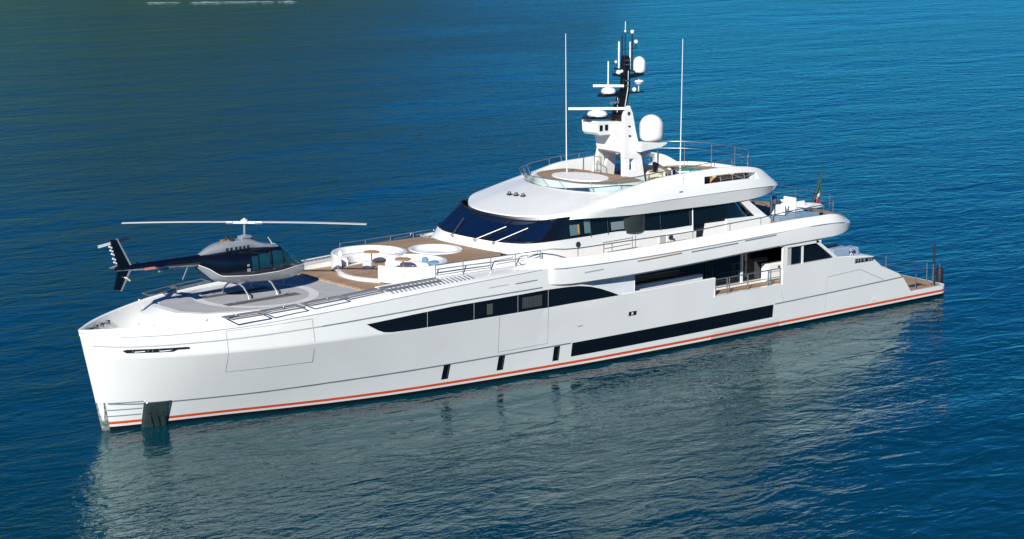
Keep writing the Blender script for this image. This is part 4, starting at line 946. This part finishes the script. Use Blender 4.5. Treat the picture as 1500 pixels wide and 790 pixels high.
# engine cowling and roof fairing
CW = [(-2.2, .10, 1.98, 2.06), (-1.7, .24, 1.95, 2.30), (-1.2, .34, 1.95, 2.42), (-.7, .38, 1.95, 2.45), (-.1, .38, 1.95, 2.46), (.25, .36, 1.95, 2.42), (.7, .40, 1.95, 2.24), (1.2, .42, 1.93, 2.10), (1.6, .32, 1.9, 2.03)]
mb = MB(); vs = mb.grid([section(x, *[pint(x, CW, k) for k in (1, 2, 3)], pw=.8) for x in [-2.2 + 3.8 * k / 30 for k in range(31)]], closed=True); mb.bm.faces.new(vs[0]); mb.bm.faces.new(vs[-1][::-1]); cow = mb.build('engine_cowling', 'hsilver', heli, angle=50)
for x in (-1.05, -.85, -.6, -.4, -.2, 0):
    for s in (-1, 1):
        mb = MB(); mb.box((x, s * .36, 2.15), (.11, .05, .12)); mb.build('cowling_vent', 'darksteel', cow)
for s in (-1, 1):
    mb = MB(); mb.tube([(-.6, s * .12, 2.42), (-.72, s * .22, 2.58)], .09, 12); mb.build('exhaust_stack', 'darksteel', cow)
mb = MB(); mb.box((-1.0, 0, 2.46), (.18, .14, .1)); mb.build('beacon_mount', 'gold', cow)
mb = MB(); mb.box((.1, 0, 2.5), (.5, .35, .12)); mb.build('mast_fairing', 'hsilver', cow, bevel=.03)
mb = MB(); mb.lathe([(0, 0), (.05, 0), (.05, .06), (0, .08)], (.55, .05, 2.36), 10); mb.build('red_beacon', mat('red_beacon', (.5, .03, .02), .3), cow)
# tail boom
mb = MB(); rows = []
for k in range(13):
    t = k / 12; x = -2.2 - 4.0 * t; r = .24 * (1 - t) + .10 * t; zc = 1.80 + .15 * t
    rows.append([(x, r * .85 * cos(2 * pi * j / 16), zc + r * sin(2 * pi * j / 16)) for j in range(16)])
vs = mb.grid(rows, closed=True); mb.bm.faces.new(vs[0]); mb.bm.faces.new(vs[-1][::-1]); boom = mb.build('tail_boom', 'hblue', heli, angle=50)
mb = MB()
for s in (-1, 1):
    rows = []
    for k in range(13):
        t = k / 12; x = -2.25 - 3.95 * t; r = (.24 * (1 - t) + .10 * t) + .006; zc = 1.80 + .15 * t
        rows.append([(x, s * r * .85 * cos(radians(a)), zc + r * sin(radians(a))) for a in (-90, -70, -50, -32)])
    mb.grid(rows)
mb.build('boom_underside', 'hsilver', boom)
mb = MB(); mb.box((-4.65, -.145, 1.80), (.55, .02, .10)); mb.build('registration_plate', mat('pale_red_marking', (.55, .22, .18), .5), boom)
for x, sx in ((-3.3, .35), (-4.1, .2)):
    mb = MB(); mb.box((x, 0, 1.60 if sx > .3 else 1.62), (sx, .12, .12)); mb.build('boom_antenna', 'navy' if sx > .3 else 'hsilver', boom, bevel=.02)
mb = MB(); mb.tube([(-2.8, -.05, 1.62), (-3.12, -.12, 1.12)], .022, 6); mb.build('tail_bumper', 'hsilver', boom)
mb = MB()      # horizontal stabiliser
for s in (-1, 1): mb.prism([(-4.0, 0), (-4.3, .95), (-4.62, .95), (-4.45, 0)], lambda x, y: (x, s * y, 1.84), lambda x, y: (x, s * y, 1.90))
mb.build('stabiliser', 'hblue', boom, bevel=.01)
mb = MB(); mb.prism([(-5.45, 1.95), (-6.12, 3.14), (-6.42, 3.15), (-6.08, 1.98), (-6.32, 1.12), (-5.98, 1.06)], lambda x, z: (x, -.045, z), lambda x, z: (x, .045, z)); vf = mb.build('tail_fin', 'hblue', heli, bevel=.015)
mb = MB(); mb.prism([(-5.43, 1.95), (-6.08, 3.16), (-6.15, 3.16), (-5.53, 1.96), (-6.03, 1.04), (-5.95, 1.04)], lambda x, z: (x, -.05, z), lambda x, z: (x, .05, z)); mb.build('fin_edge', 'hsilver', vf)
mb = MB(); mb.tube([(-6.05, .08, 2.02), (-6.45, .02, 2.02)], .07, 10, r2=.02); mb.build('tail_cone', 'hsilver', vf)
for z, x in ((2.85, -6.40), (2.7, -6.36), (2.55, -6.3), (2.35, -6.25), (2.2, -6.2)):
    mb = MB(); mb.box((x, .0, z), (.16, .05, .07), ry=.5); mb.build('trim_tab', 'hwhite', vf)
mb = MB(); mb.box((-5.75, -.12, 1.5), (.22, .2, .05), ry=.7); mb.build('skid_plate', 'hwhite', vf)
mb = MB(); mb.tube([(-6.1, .0, 2.98), (-6.1, .22, 2.98)], .05, 10); tr = mb.build('tail_rotor_hub', 'steel', heli)
for s in (-1, 1):
    mb = MB(); mb.box((-6.1 - s * .38, .22, 2.98 - s * .05), (.70, .02, .11), ry=-.12); mb.build('tail_rotor_blade', 'hwhite' if s > 0 else 'darksteel', tr)
# cabin glazing: proud shells following the body
def glaze(name, x0, x1, zlo, zhi, off=.018, sides=(-1, 1), m='heliglass2'):
    for s in sides:
        mb = MB(); rows = []
        for x in [x0(0) + (x1(0) - x0(0)) * k / 10 for k in range(11)]:
            w, z0, z1 = sti(x); zc, h = (z0 + z1) / 2, (z1 - z0) / 2; r = []
            for k in range(7):
                z = zlo(x) + (zhi(x) - zlo(x)) * k / 6; t = max(-.999, min(.999, (z - zc) / (h + off))); sa = abs(t) ** (1 / .72); ca = sqrt(max(0, 1 - sa * sa)) ** .72
                r.append((x, s * (w + off) * ca, z))
            rows.append(r)
        mb.grid(rows); mb.build(name, m, heli)
M['heliglass2'] = mat('tinted_cabin_glass', (.008, .045, .065), .03, spec=1.0)
glaze('cabin_window', lambda _: -.02, lambda _: .30, lambda x: 1.2, lambda x: 1.76)
glaze('cabin_window', lambda _: .36, lambda _: .92, lambda x: 1.2, lambda x: 1.80)
glaze('door_window', lambda _: 1.06, lambda _: 1.62, lambda x: 1.18, lambda x: 1.86 - max(0, x - 1.35) * .25)
mb = MB(); rows = []
for x in [1.72 + 1.1 * k / 16 for k in range(17)]:
    w, z0, z1 = sti(x); zc, h = (z0 + z1) / 2, (z1 - z0) / 2; lo = 1.16 - max(0, x - 2.3) * .1
    a0 = math.asin(max(-.95, min(.95, math.copysign(abs((lo - zc) / h) ** (1 / .72), lo - zc))))
    r = []
    for k in range(17):
        a = a0 + (pi - 2 * a0) * k / 16; ca, sa = cos(a), sin(a)
        r.append((x, (w + .016) * math.copysign(abs(ca) ** .72, ca), zc + (h + .016) * math.copysign(abs(sa) ** .72, sa)))
    rows.append(r)
mb.grid(rows); mb.build('windscreen', 'heliglass2', heli)
mb = MB(); mb.tube([(x, 0, pint(x, ST, 3) + .025) for x in (1.7, 1.9, 2.1, 2.3, 2.5, 2.75)], .02, 6); mb.build('windscreen_post', 'hblue', heli)
for x0, x1 in ((-.1, .98), (1.0, 1.7)):
    for s in (-1, 1):
        mb = MB(); pts = [(x0, 1.0), (x1, 1.0), (x1, 1.86), (x0, 1.9)]
        def bp(x, z):
            w, z0, z1 = sti(x); zc, h = (z0 + z1) / 2, (z1 - z0) / 2; t = max(-.999, min(.999, (z - zc) / h)); sa = abs(t) ** (1 / .72); return (x, s * (w * sqrt(max(0, 1 - sa * sa)) ** .72 + .012), z)
        mb.tube([bp(x0 + (x1 - x0) * k / 6, 1.04) for k in range(7)] + [bp(x1, 1.04 + .82 * k / 6) for k in range(1, 7)] , .010, 5)
        d_ = mb.build('door_frame', 'darksteel', heli)
        mb = MB(); mb.box(bp(x0 + .12, 1.12), (.12, .03, .03)); mb.build('door_handle', 'steel', d_)
mb = MB()
for z in (1.5, 1.3): 
    mb.lathe([(0, -.01), (.07 if z < 1.4 else .05, -.01), (.07 if z < 1.4 else .05, .01), (0, .01)], (0, 0, 0), 14)
mb = MB(); mb.box((-.2, -.66, 1.42), (.12, .03, .10)); mb.box((-.18, -.66, 1.22), (.16, .03, .14)); mb.build('fuel_cap', 'hsilver', heli, bevel=.02)
mb = MB(); mb.tube([(1.58, 0, 1.95), (1.30, 0, 2.34)], .03, 6, r2=.015); mb.box((1.58, 0, 1.98), (.14, .1, .12)); mb.build('wire_cutter', 'hwhite', heli)
mb = MB(); mb.tube([(1.98, -.1, .52), (1.98, -.1, .32)], .06, 10); mb.tube([(1.45, 0, .55), (1.45, 0, .42)], .1, 12); mb.build('landing_light', 'darksteel', heli)
mb = MB(); mb.tube([(3.0, .06, 1.05), (3.35, .06, 1.12)], .012, 6); mb.build('pitot_tube', 'steel', heli)
# landing gear
for s in (-1, 1):
    mb = MB(); mb.tube([(-1.15, s * .95, .04), (1.35, s * .95, .04), (1.55, s * .95, .09), (1.68, s * .95, .22)], .04, 10); sk = mb.build('skid', 'hsilver', heli, angle=60)
for x in (-.42, 1.02):
    mb = MB(); mb.tube([(x, -.95, .05), (x, -.86, .25), (x, -.55, .52), (x, -.3, .60), (x, .3, .60), (x, .55, .52), (x, .86, .25), (x, .95, .05)], .036, 8); mb.build('cross_tube', 'hsilver', heli, angle=60)
# main rotor
mb = MB(); mb.tube([(.1, 0, 2.4), (.1, 0, 3.12)], .045, 12); mb.tube([(.1, 0, 2.5), (.1, 0, 2.58)], .16, 12); mr_ = mb.build('rotor_mast', 'hsilver', heli)
ra = radians(-42 - 2.5)
mb = MB(); mb.box((.1, 0, 3.10), (1.5, .14, .10), rz=ra); mb.box((.1, 0, 3.14), (.26, .26, .16), rz=ra); mb.tube([(.1, 0, 3.1), (.1, 0, 3.28)], .06, 10); mb.build('rotor_hub', 'hwhite', mr_, bevel=.02)
for s in (-1, 1):
    d = Vector((cos(ra), sin(ra), 0)) * s; n = Vector((-sin(ra), cos(ra), 0)); mb = MB(); rows = []
    for k in range(11):
        r = .75 + 4.33 * k / 10; sag = .02 - .07 * (k / 10) ** 2; c = Vector((.1, 0, 3.10 + sag)) + d * r
        rows.append([c + n * .17 * s, c + n * .08 * s + Vector((0, 0, .03)), c - n * .16 * s + Vector((0, 0, .005)), c - n * .16 * s - Vector((0, 0, .005)), c + n * .08 * s - Vector((0, 0, .02))])
    vs = mb.grid(rows, closed=True); mb.bm.faces.new(vs[0]); mb.bm.faces.new(vs[-1][::-1]); mb.build('rotor_blade', 'hwhite', mr_)
    c = Vector((.1, 0, 3.10)) + d * .62; mb = MB(); mb.box(c, (.30, .22, .13), rz=ra); mb.build('blade_grip', 'steel', mr_, bevel=.03)

# ------------------------------------------------------------------ loose things on the decks
def round_table(y, label):
    t = empty('round_table', (15.25, y, 4.815)); tag(t, label, 'table', 'round tables in the foredeck seating pit')
    mb = MB(); mb.lathe([(0, .60), (.34, .60), (.36, .615), (.36, .635), (.34, .65), (0, .65)], (0, 0, 0), 32); mb.build('tabletop', 'wood', t)
    mb = MB(); mb.tube([(0, 0, .03), (0, 0, .60)], .035, 12); mb.build('pedestal', 'steel', t)
    mb = MB(); mb.lathe([(0, 0), (.2, 0), (.2, .02), (.05, .04), (0, .04)], (0, 0, 0), 24); mb.build('foot_plate', 'steel', t)
round_table(1.12, 'round wooden pedestal table in the seating pit, the one farther from camera')
round_table(-1.16, 'round wooden pedestal table in the seating pit, the one nearer the camera')
def cushion(x, y, z, r, label, m='bluecushion', name='cushion', h=.14):
    mb = MB(); mb.lathe([(0, 0), (r * .8, .0), (r, h * .35), (r * .97, h * .7), (r * .7, h), (0, h * 1.05)], (x, y, z), 24); return tag(mb.build(name, m, None), label, 'cushion', 'blue round cushions on the foredeck benches')
cushion(16.25, .55, 5.14, .30, 'blue round cushion on the bench behind the farther wooden table', h=.16)
cushion(16.45, -1.85, 5.14, .32, 'blue round cushion on the bench behind the nearer wooden table', h=.16)
cushion(16.55, -1.05, 5.14, .16, 'smallest pale blue cushion at the back of the nearer bench', h=.2)
mb = MB(); mb.lathe([(0, 0), (.20, 0), (.22, .02), (.22, .30), (.20, .32), (0, .32)], (14.75, .75, 4.815), 20); tag(mb.build('stool', 'wcushion', None), 'low white drum stool in front of the farther round table', 'stool')

def armchair(x, y, z, rz, w, m, label, name='armchair', grp=None, cat='armchair'):
    t = empty(name, (x, y, z), rz); tag(t, label, cat, grp)
    mb = MB(); mb.box((0, 0, .16), (w, .75, .26)); mb.build('seat_base', m, t, bevel=.04)
    mb = MB(); mb.box((.04, 0, .36), (w - .22, .62, .16)); mb.build('seat_cushion', m, t, bevel=.05)
    mb = MB(); mb.box((0, .32, .50), (w, .16, .5)); mb.build('backrest', m, t, bevel=.05)
    for s in (-1, 1):
        mb = MB(); mb.box((s * (w / 2 - .07), -.02, .36), (.14, .7, .36)); mb.build('armrest', m, t, bevel=.04)
    return t
# flybridge
armchair(30.35, -1.15, 7.2, radians(-120), .95, 'cream', 'cream upholstered armchair on the top deck behind the mast, nearest the camera')
armchair(30.75, .1, 7.2, radians(-60), .8, 'cream', 'small cream armchair on the top deck right behind the mast leg', )
t = empty('sofa', (31.8, -.6, 7.2), radians(60)); tag(t, 'long grey brown outdoor sofa on the top deck beside the cream armchairs', 'sofa')
mb = MB(); mb.box((0, 0, .2), (2.6, .95, .4)); mb.build('seat_base', 'greyfab', t, bevel=.04)
mb = MB(); mb.box((0, .42, .5), (2.6, .18, .5)); mb.build('backrest', 'greyfab', t, bevel=.05)
mb = MB(); mb.box((.8, -.05, .46), (.6, .4, .12)); mb.build('white_pillow', 'wcushion', t, bevel=.04)
t = empty('low_table', (29.75, -1.9, 7.2)); tag(t, 'dark low table with brown top beside the mast leg on the top deck', 'table')
mb = MB(); mb.box((0, 0, .45), (.7, .6, .05)); mb.build('tabletop', 'gold', t, bevel=.01)
for sx in (-1, 1):
    for sy in (-1, 1):
        mb = MB(); mb.box((sx * .28, sy * .23, .21), (.05, .05, .42)); mb.build('leg', 'rubber', t)
t = empty('folding_chair', (30.35, -2.75, 7.2), radians(30)); tag(t, 'navy canvas folding chair beside the tall port antenna on the top deck', 'chair')
mb = MB(); mb.box((0, 0, .42), (.5, .5, .05)); mb.build('seat', 'navy', t); mb = MB(); mb.box((0, .26, .68), (.5, .05, .42)); mb.build('backrest', 'navy', t)
mb = MB()
for sx in (-1, 1): mb.tube([(sx * .25, -.25, 0), (sx * .25, .25, .42)], .02, 6); mb.tube([(sx * .25, .25, 0), (sx * .25, -.25, .42)], .02, 6); mb.tube([(sx * .25, .25, .42), (sx * .25, .28, .9)], .02, 6)
mb.build('chair_frame', 'wcushion', t)
t = empty('sun_lounger', (32.2, -1.6, 7.2), radians(-35)); tag(t, 'sun lounger with bright green towel raised on the top deck', 'lounger')
mb = MB(); mb.box((0, 0, .55), (1.3, .6, .06)); mb.build('frame', 'wcushion', t); mb = MB(); mb.box((0, 0, .62), (1.35, .55, .05), ry=.06); mb.build('towel', 'green', t)
for sx in (-.5, .5):
    mb = MB(); mb.tube([(sx, -.2, 0), (sx, -.2, .55)], .025, 6); mb.tube([(sx, .2, 0), (sx, .2, .55)], .025, 6); mb.build('leg_pair', 'steel', t)
def sunbed(x, y, label):
    t = empty('sunbed', (x, y, 7.205)); tag(t, label, 'sunbed', 'tan sunbeds on the after top deck')
    mb = MB(); mb.box((0, 0, .14), (1.0, .62, .24)); mb.build('frame', 'wood', t, bevel=.02)
    mb = MB(); mb.box((0, 0, .32), (.96, .6, .14)); mb.build('mattress', mat('tan_mattress', (.55, .40, .22), .8), t, bevel=.05)
sunbed(33.2, -2.75, 'tan sunbed seen through the top deck side opening, nearer the bow'); sunbed(34.4, -2.65, 'tan sunbed seen through the top deck side opening, nearer the stern')
mb = MB(); mb.box((31.9, -2.9, 7.42), (.34, .4, .42)); tag(mb.build('storage_box', 'rubber', None, bevel=.02), 'dark grey deck box at the forward end of the top deck side opening', 'box')
# after terrace on the upper deck
grp = 'white cube armchairs on the after terrace'
for x, y, rz, lb in ((37.75, -2.3, 30, 'white cube armchair on the after terrace, leftmost of the three'), (38.55, -1.7, 60, 'white cube armchair on the after terrace, middle of the three'), (39.05, -2.1, 90, 'white cube armchair on the after terrace, nearest the round white table')):
    armchair(x, y, 5.14, radians(rz), .78, 'wcushion', lb, 'cube_armchair', grp)
mb = MB(); mb.box((38.4, -2.2, 4.97), (3.0, 1.7, .33)); mb.build('seating_plinth', 'cover', yacht, bevel=.03)
t = empty('terrace_table', (39.7, -2.5, 4.81)); tag(t, 'white oval table on the after terrace near the flag', 'table')
mb = MB(); mb.lathe([(0, .58), (.66, .58), (.70, .60), (.66, .64), (0, .65)], (0, 0, 0), 32); mb.build('tabletop', 'wcushion', t)
mb = MB(); mb.lathe([(.25, 0), (.12, .1), (.12, .66)], (0, 0, 0), 20); mb.build('pedestal', 'white', t)
t = empty('lounge_chair', (36.4, -1.5, 4.81), radians(-40)); tag(t, 'dark wicker lounge chair in the shade under the roof overhang', 'chair')
mb = MB(); mb.box((0, 0, .3), (.7, .7, .12)); mb.build('seat', 'rubber', t, bevel=.03); mb = MB(); mb.box((0, .32, .65), (.7, .1, .6)); mb.build('backrest', 'rubber', t, bevel=.03); mb = MB(); mb.lathe([(0, 0), (.18, .02), (.2, .1), (.1, .16), (0, .16)], (0, 0, .38), 16); mb.build('pillow', 'cream', t)
mb = MB()
for sx in (-.3, .3):
    for sy in (-.3, .3): mb.tube([(sx, sy, 0), (sx, sy, .3)], .025, 6)
mb.build('leg_frame', 'rubber', t)
t = empty('side_table', (36.1, -3.6, 4.81)); tag(t, 'small low wooden side table at the rail behind the sloping wall end', 'table')
mb = MB(); mb.box((0, 0, .28), (.5, .45, .04)); mb.build('tabletop', 'wood', t); mb = MB(); mb.box((0, 0, .14), (.36, .3, .26)); mb.build('base', 'rubber', t)
# ensign on its raked staff
t = empty('ensign', (41.0, -1.3, 4.8)); tag(t, 'green white and red ensign furled on a raked staff at the terrace end', 'flag')
mb = MB(); mb.tube([(0, 0, 0), (1.15, .25, 1.95)], .03, 8); mb.lathe([(0, 0), (.05, .03), (0, .1)], (1.15, .25, 1.95), 8); mb.build('flagstaff', 'navy', t)
fm = bpy.data.materials.new('ensign_cloth'); fm.use_nodes = True; nt = fm.node_tree; b = nt.nodes['Principled BSDF']; b.inputs['Roughness'].default_value = .8
tc = nt.nodes.new('ShaderNodeTexCoord'); sp = nt.nodes.new('ShaderNodeSeparateXYZ'); nt.links.new(tc.outputs['UV'], sp.inputs[0]); r = nt.nodes.new('ShaderNodeValToRGB'); r.color_ramp.interpolation = 'CONSTANT'
e = r.color_ramp.elements; e[0].color = (.006, .07, .06, 1); e[1].position = .42; e[1].color = (.35, .38, .4, 1); q = e.new(.50); q.color = (.28, .01, .04, 1)
nt.links.new(sp.outputs[0], r.inputs[0]); nt.links.new(r.outputs[0], b.inputs['Base Color'])
bm = bmesh.new(); uvl = bm.loops.layers.uv.new(); G = []
for i in range(13):
    row = []
    for j in range(9):
        u, v = i / 12, j / 8; w = .14 + .72 * v * (u ** .8)
        base = Vector((1.10, .24, 1.87)).lerp(Vector((.36, .08, .62)), u)
        row.append((bm.verts.new(base + Vector((w * .55 - .08 * sin(v * 9) * .6, .10 * sin(v * 14 + u * 3), -w * .55 * u))), u, v))
    G.append(row)
for i in range(12):
    for j in range(8):
        q = [G[i][j], G[i + 1][j], G[i + 1][j + 1], G[i][j + 1]]; f = bm.faces.new([a[0] for a in q]); f.smooth = True
        for lp, a in zip(f.loops, q): lp[uvl].uv = (.62 * a[1] * .55 + .5 * a[2] * a[1] + .0, a[2])
me = bpy.data.meshes.new('flag_cloth'); bm.to_mesh(me); bm.free(); me.materials.append(fm); o = bpy.data.objects.new('flag_cloth', me); C.objects.link(o); o.parent = t
# main-deck after end: covered sofa and sunpad
t = empty('covered_sofa', (40.35, -3.95, 2.23)); tag(t, 'blue grey covered sofa on the after main deck beside the sloping pillar', 'sofa')
mb = MB(); mb.box((-.15, .1, .60), (1.3, .9, 1.2), taper=.95); mb.build('sofa_cover', 'cover', t, bevel=.06)
mb = MB(); mb.box((-.1, .5, 1.22), (.9, .22, .12)); mb.build('rolled_towel', 'cream', t, bevel=.05)
t = empty('covered_console', (41.45, -3.75, 2.23)); tag(t, 'blue grey covered console with dark round knob near the stern corner', 'console')
mb = MB(); mb.box((.1, .1, .52), (.75, .7, 1.04), taper=.9); mb.build('console_cover', 'cover', t, bevel=.08)
mb = MB(); mb.tube([(.0, -.24, .85), (.0, -.30, .85)], .07, 12); mb.build('knob', 'rubber', t)
t = empty('capstan_frame', (40.95, -4.15, 2.9)); tag(t, 'dark tubular frame with pale coils between the two covered seats', 'frame')
mb = MB(); mb.tube([(-.22, 0, -.67), (-.22, 0, .22), (.22, 0, .22), (.22, 0, -.67)], .03, 8); mb.build('frame_tube', 'rubber', t)
for dx in (-.1, .1):
    mb = MB(); mb.tube([(dx + .09 * cos(a), -.02, .05 + .1 * sin(a)) for a in [2 * pi * k / 16 for k in range(16)]], .022, 6, closed=True); mb.build('coil', 'wcushion', t)
mb = MB(); mb.slab([(39.8, -4.4), (42.3, -4.4), (42.3, 4.4), (39.8, 4.4)], 2.3, 2.84); mb.build('after_deck_pad', 'white', yacht, bevel=.05)
t = empty('bar_stool', (39.3, -3.2, 2.23)); tag(t, 'dark bar stool on the after main deck behind the sloping pillar', 'stool')
mb = MB(); mb.tube([(0, 0, 0), (0, 0, 1.45)], .04, 8); mb.build('post', 'navy', t); mb = MB(); mb.box((0, 0, 1.1), (.5, .4, .1)); mb.box((0, .2, 1.4), (.5, .06, .4)); mb.build('seat', 'rubber', t, bevel=.03)
# black fender hanging at the stern
t = empty('fender', (48.80, -3.55, .42)); tag(t, 'black cylindrical fender hanging at the aft corner of the swim platform', 'fender')
mb = MB(); mb.lathe([(0, 0), (.12, .0), (.18, .05), (.19, .1), (.19, .78), (.18, .84), (.12, .9), (0, .9)], (0, 0, 0), 24); mb.build('fender_body', 'rubber', t)
mb = MB(); mb.tube([(0, 0, .9), (0, 0, 1.1), (-.25, .02, 1.12)], .02, 6); mb.build('fender_line', 'steel', t)

# ------------------------------------------------------------------ water, far hills, wake
def water_mat():
    m = bpy.data.materials.new('sea_water'); m.use_nodes = True; nt = m.node_tree
    nt.nodes.remove(nt.nodes['Principled BSDF'])
    b = nt.nodes.new('ShaderNodeBsdfDiffuse'); b.inputs[0].default_value = (.0002, .031, .050, 1)      # light scattered back from the water body
    g = nt.nodes.new('ShaderNodeBsdfGlossy'); g.inputs[0].default_value = (.78, 1.0, .96, 1); g.inputs['Roughness'].default_value = .03
    fz = nt.nodes.new('ShaderNodeFresnel'); fz.inputs[0].default_value = 1.35
    mxs = nt.nodes.new('ShaderNodeMixShader'); nt.links.new(fz.outputs[0], mxs.inputs[0]); nt.links.new(b.outputs[0], mxs.inputs[1]); nt.links.new(g.outputs[0], mxs.inputs[2])
    nt.links.new(mxs.outputs[0], nt.nodes['Material Output'].inputs[0])
    tc = nt.nodes.new('ShaderNodeTexCoord')
    def wave(sx, sy, rot, detail, amp, dist=0, rough=.5):
        mp = nt.nodes.new('ShaderNodeMapping'); mp.inputs['Rotation'].default_value[2] = radians(rot); mp.inputs['Scale'].default_value = (sx, sy, 1)
        n = nt.nodes.new('ShaderNodeTexNoise'); n.inputs['Scale'].default_value = 1; n.inputs['Detail'].default_value = detail; n.inputs['Roughness'].default_value = rough; n.inputs['Distortion'].default_value = dist
        nt.links.new(tc.outputs['Object'], mp.inputs[0]); nt.links.new(mp.outputs[0], n.inputs['Vector'])
        k = nt.nodes.new('ShaderNodeMath'); k.operation = 'MULTIPLY'; k.inputs[1].default_value = amp; nt.links.new(n.outputs['Fac'], k.inputs[0]); return k
    def add(a, b_):
        q = nt.nodes.new('ShaderNodeMath'); nt.links.new(a.outputs[0], q.inputs[0]); nt.links.new(b_.outputs[0], q.inputs[1]); return q
    swell = add(wave(.07, .17, 36, 1, .22, .3), wave(.36, .70, 46, 2, .125, .8))
    chop = add(wave(1.3, 2.3, 30, 3, .070, .9), wave(4.2, 7, 52, 2, .015, .5))
    # wind patches: the chop comes and goes over tens of metres, the swell stays
    mp = nt.nodes.new('ShaderNodeMapping'); mp.inputs['Rotation'].default_value[2] = radians(40); mp.inputs['Scale'].default_value = (.018, .05, 1); nt.links.new(tc.outputs['Object'], mp.inputs[0])
    nz = nt.nodes.new('ShaderNodeTexNoise'); nz.inputs['Scale'].default_value = 1; nz.inputs['Detail'].default_value = 4; nz.inputs['Distortion'].default_value = .8; nt.links.new(mp.outputs[0], nz.inputs['Vector'])
    mr = nt.nodes.new('ShaderNodeMapRange'); mr.inputs[1].default_value = .36; mr.inputs[2].default_value = .64; mr.inputs[3].default_value = .35; mr.inputs[4].default_value = 1.15; nt.links.new(nz.outputs['Fac'], mr.inputs[0])
    pm = nt.nodes.new('ShaderNodeMath'); pm.operation = 'MULTIPLY'; nt.links.new(chop.outputs[0], pm.inputs[0]); nt.links.new(mr.outputs[0], pm.inputs[1])
    acc = add(swell, pm)
    bp = nt.nodes.new('ShaderNodeBump'); bp.inputs['Distance'].default_value = 1.0; nt.links.new(acc.outputs[0], bp.inputs['Height']); nt.links.new(bp.outputs[0], g.inputs['Normal']); nt.links.new(bp.outputs[0], fz.inputs['Normal'])
    return m
mb = MB(); R_ = 6000
mb.face([(-R_, -R_, 0), (R_, -R_, 0), (R_, R_, 0), (-R_, R_, 0)]); wtr = mb.build('water', water_mat(), None, angle=0); wtr['kind'] = 'structure'
# hills on the far side of the bay, beyond the top of the picture
hmx = mat('hill_scrub', (.028, .062, .042), .95, var=.45, vscale=.012)
mb = MB(); cx, cy = -42.83, -76.83; rows = []
random.seed(3); ph = [random.random() * 6 for _ in range(8)]
for i in range(61):
    az = radians(-12 + 72 * i / 60)          # from +y toward +x
    row = []
    fade = 1 / (1 + math.exp((math.degrees(az) - 36) / 2.2)); ht = 80 * fade + 1
    for j in range(13):
        t = j / 12; d = 372 + 500 * t + 14 * sin(i * .5 + ph[0]) * (1 - t)
        h = ht * (sin(min(1, t * 1.35) * pi / 2)) * (1 + .18 * sin(i * .43 + ph[1]) + .1 * sin(i * 1.1 + j * .7 + ph[2])) * (1 - .25 * max(0, t - .7)) if j else -2
        row.append((cx + d * sin(az), cy + d * cos(az), h))
    rows.append(row)
mb.grid(rows); hl = mb.build('hills', hmx, None, angle=60); hl['kind'] = 'structure'
# thin line of white wake foam near the far shore
fmat = mat('foam', (.35, .40, .42), .9)
bm = bmesh.new(); random.seed(11)
def gpt(az, d): return (cx + d * sin(az), cy + d * cos(az))
for k in range(46):
    az = radians(40.34 - 9.2 + 3.6 * random.random()); d = 336.5 + .8 * random.gauss(0, .6); L = random.uniform(.2, 1.2); w = random.uniform(.05, .22)
    p = gpt(az, d); t = Vector((cos(az), -sin(az), 0)); n = Vector((sin(az), cos(az), 0)); c = Vector((p[0], p[1], .0))
    v = [bm.verts.new(c + t * a * L + n * q * w + Vector((0, 0, z))) for a, q, z in ((-1, 0, .0), (0, -1, .02), (1, 0, .0), (0, 1, .02), (0, 0, .05))]
    for a, b_ in ((0, 1), (1, 2), (2, 3), (3, 0)): bm.faces.new([v[a], v[b_], v[4]])
me = bpy.data.meshes.new('wake_foam'); bm.to_mesh(me); bm.free(); me.materials.append(fmat); o = bpy.data.objects.new('wake_foam', me); C.objects.link(o); o['kind'] = 'stuff'; o['label'] = 'thin white line of foam on the far water'; o['category'] = 'foam'
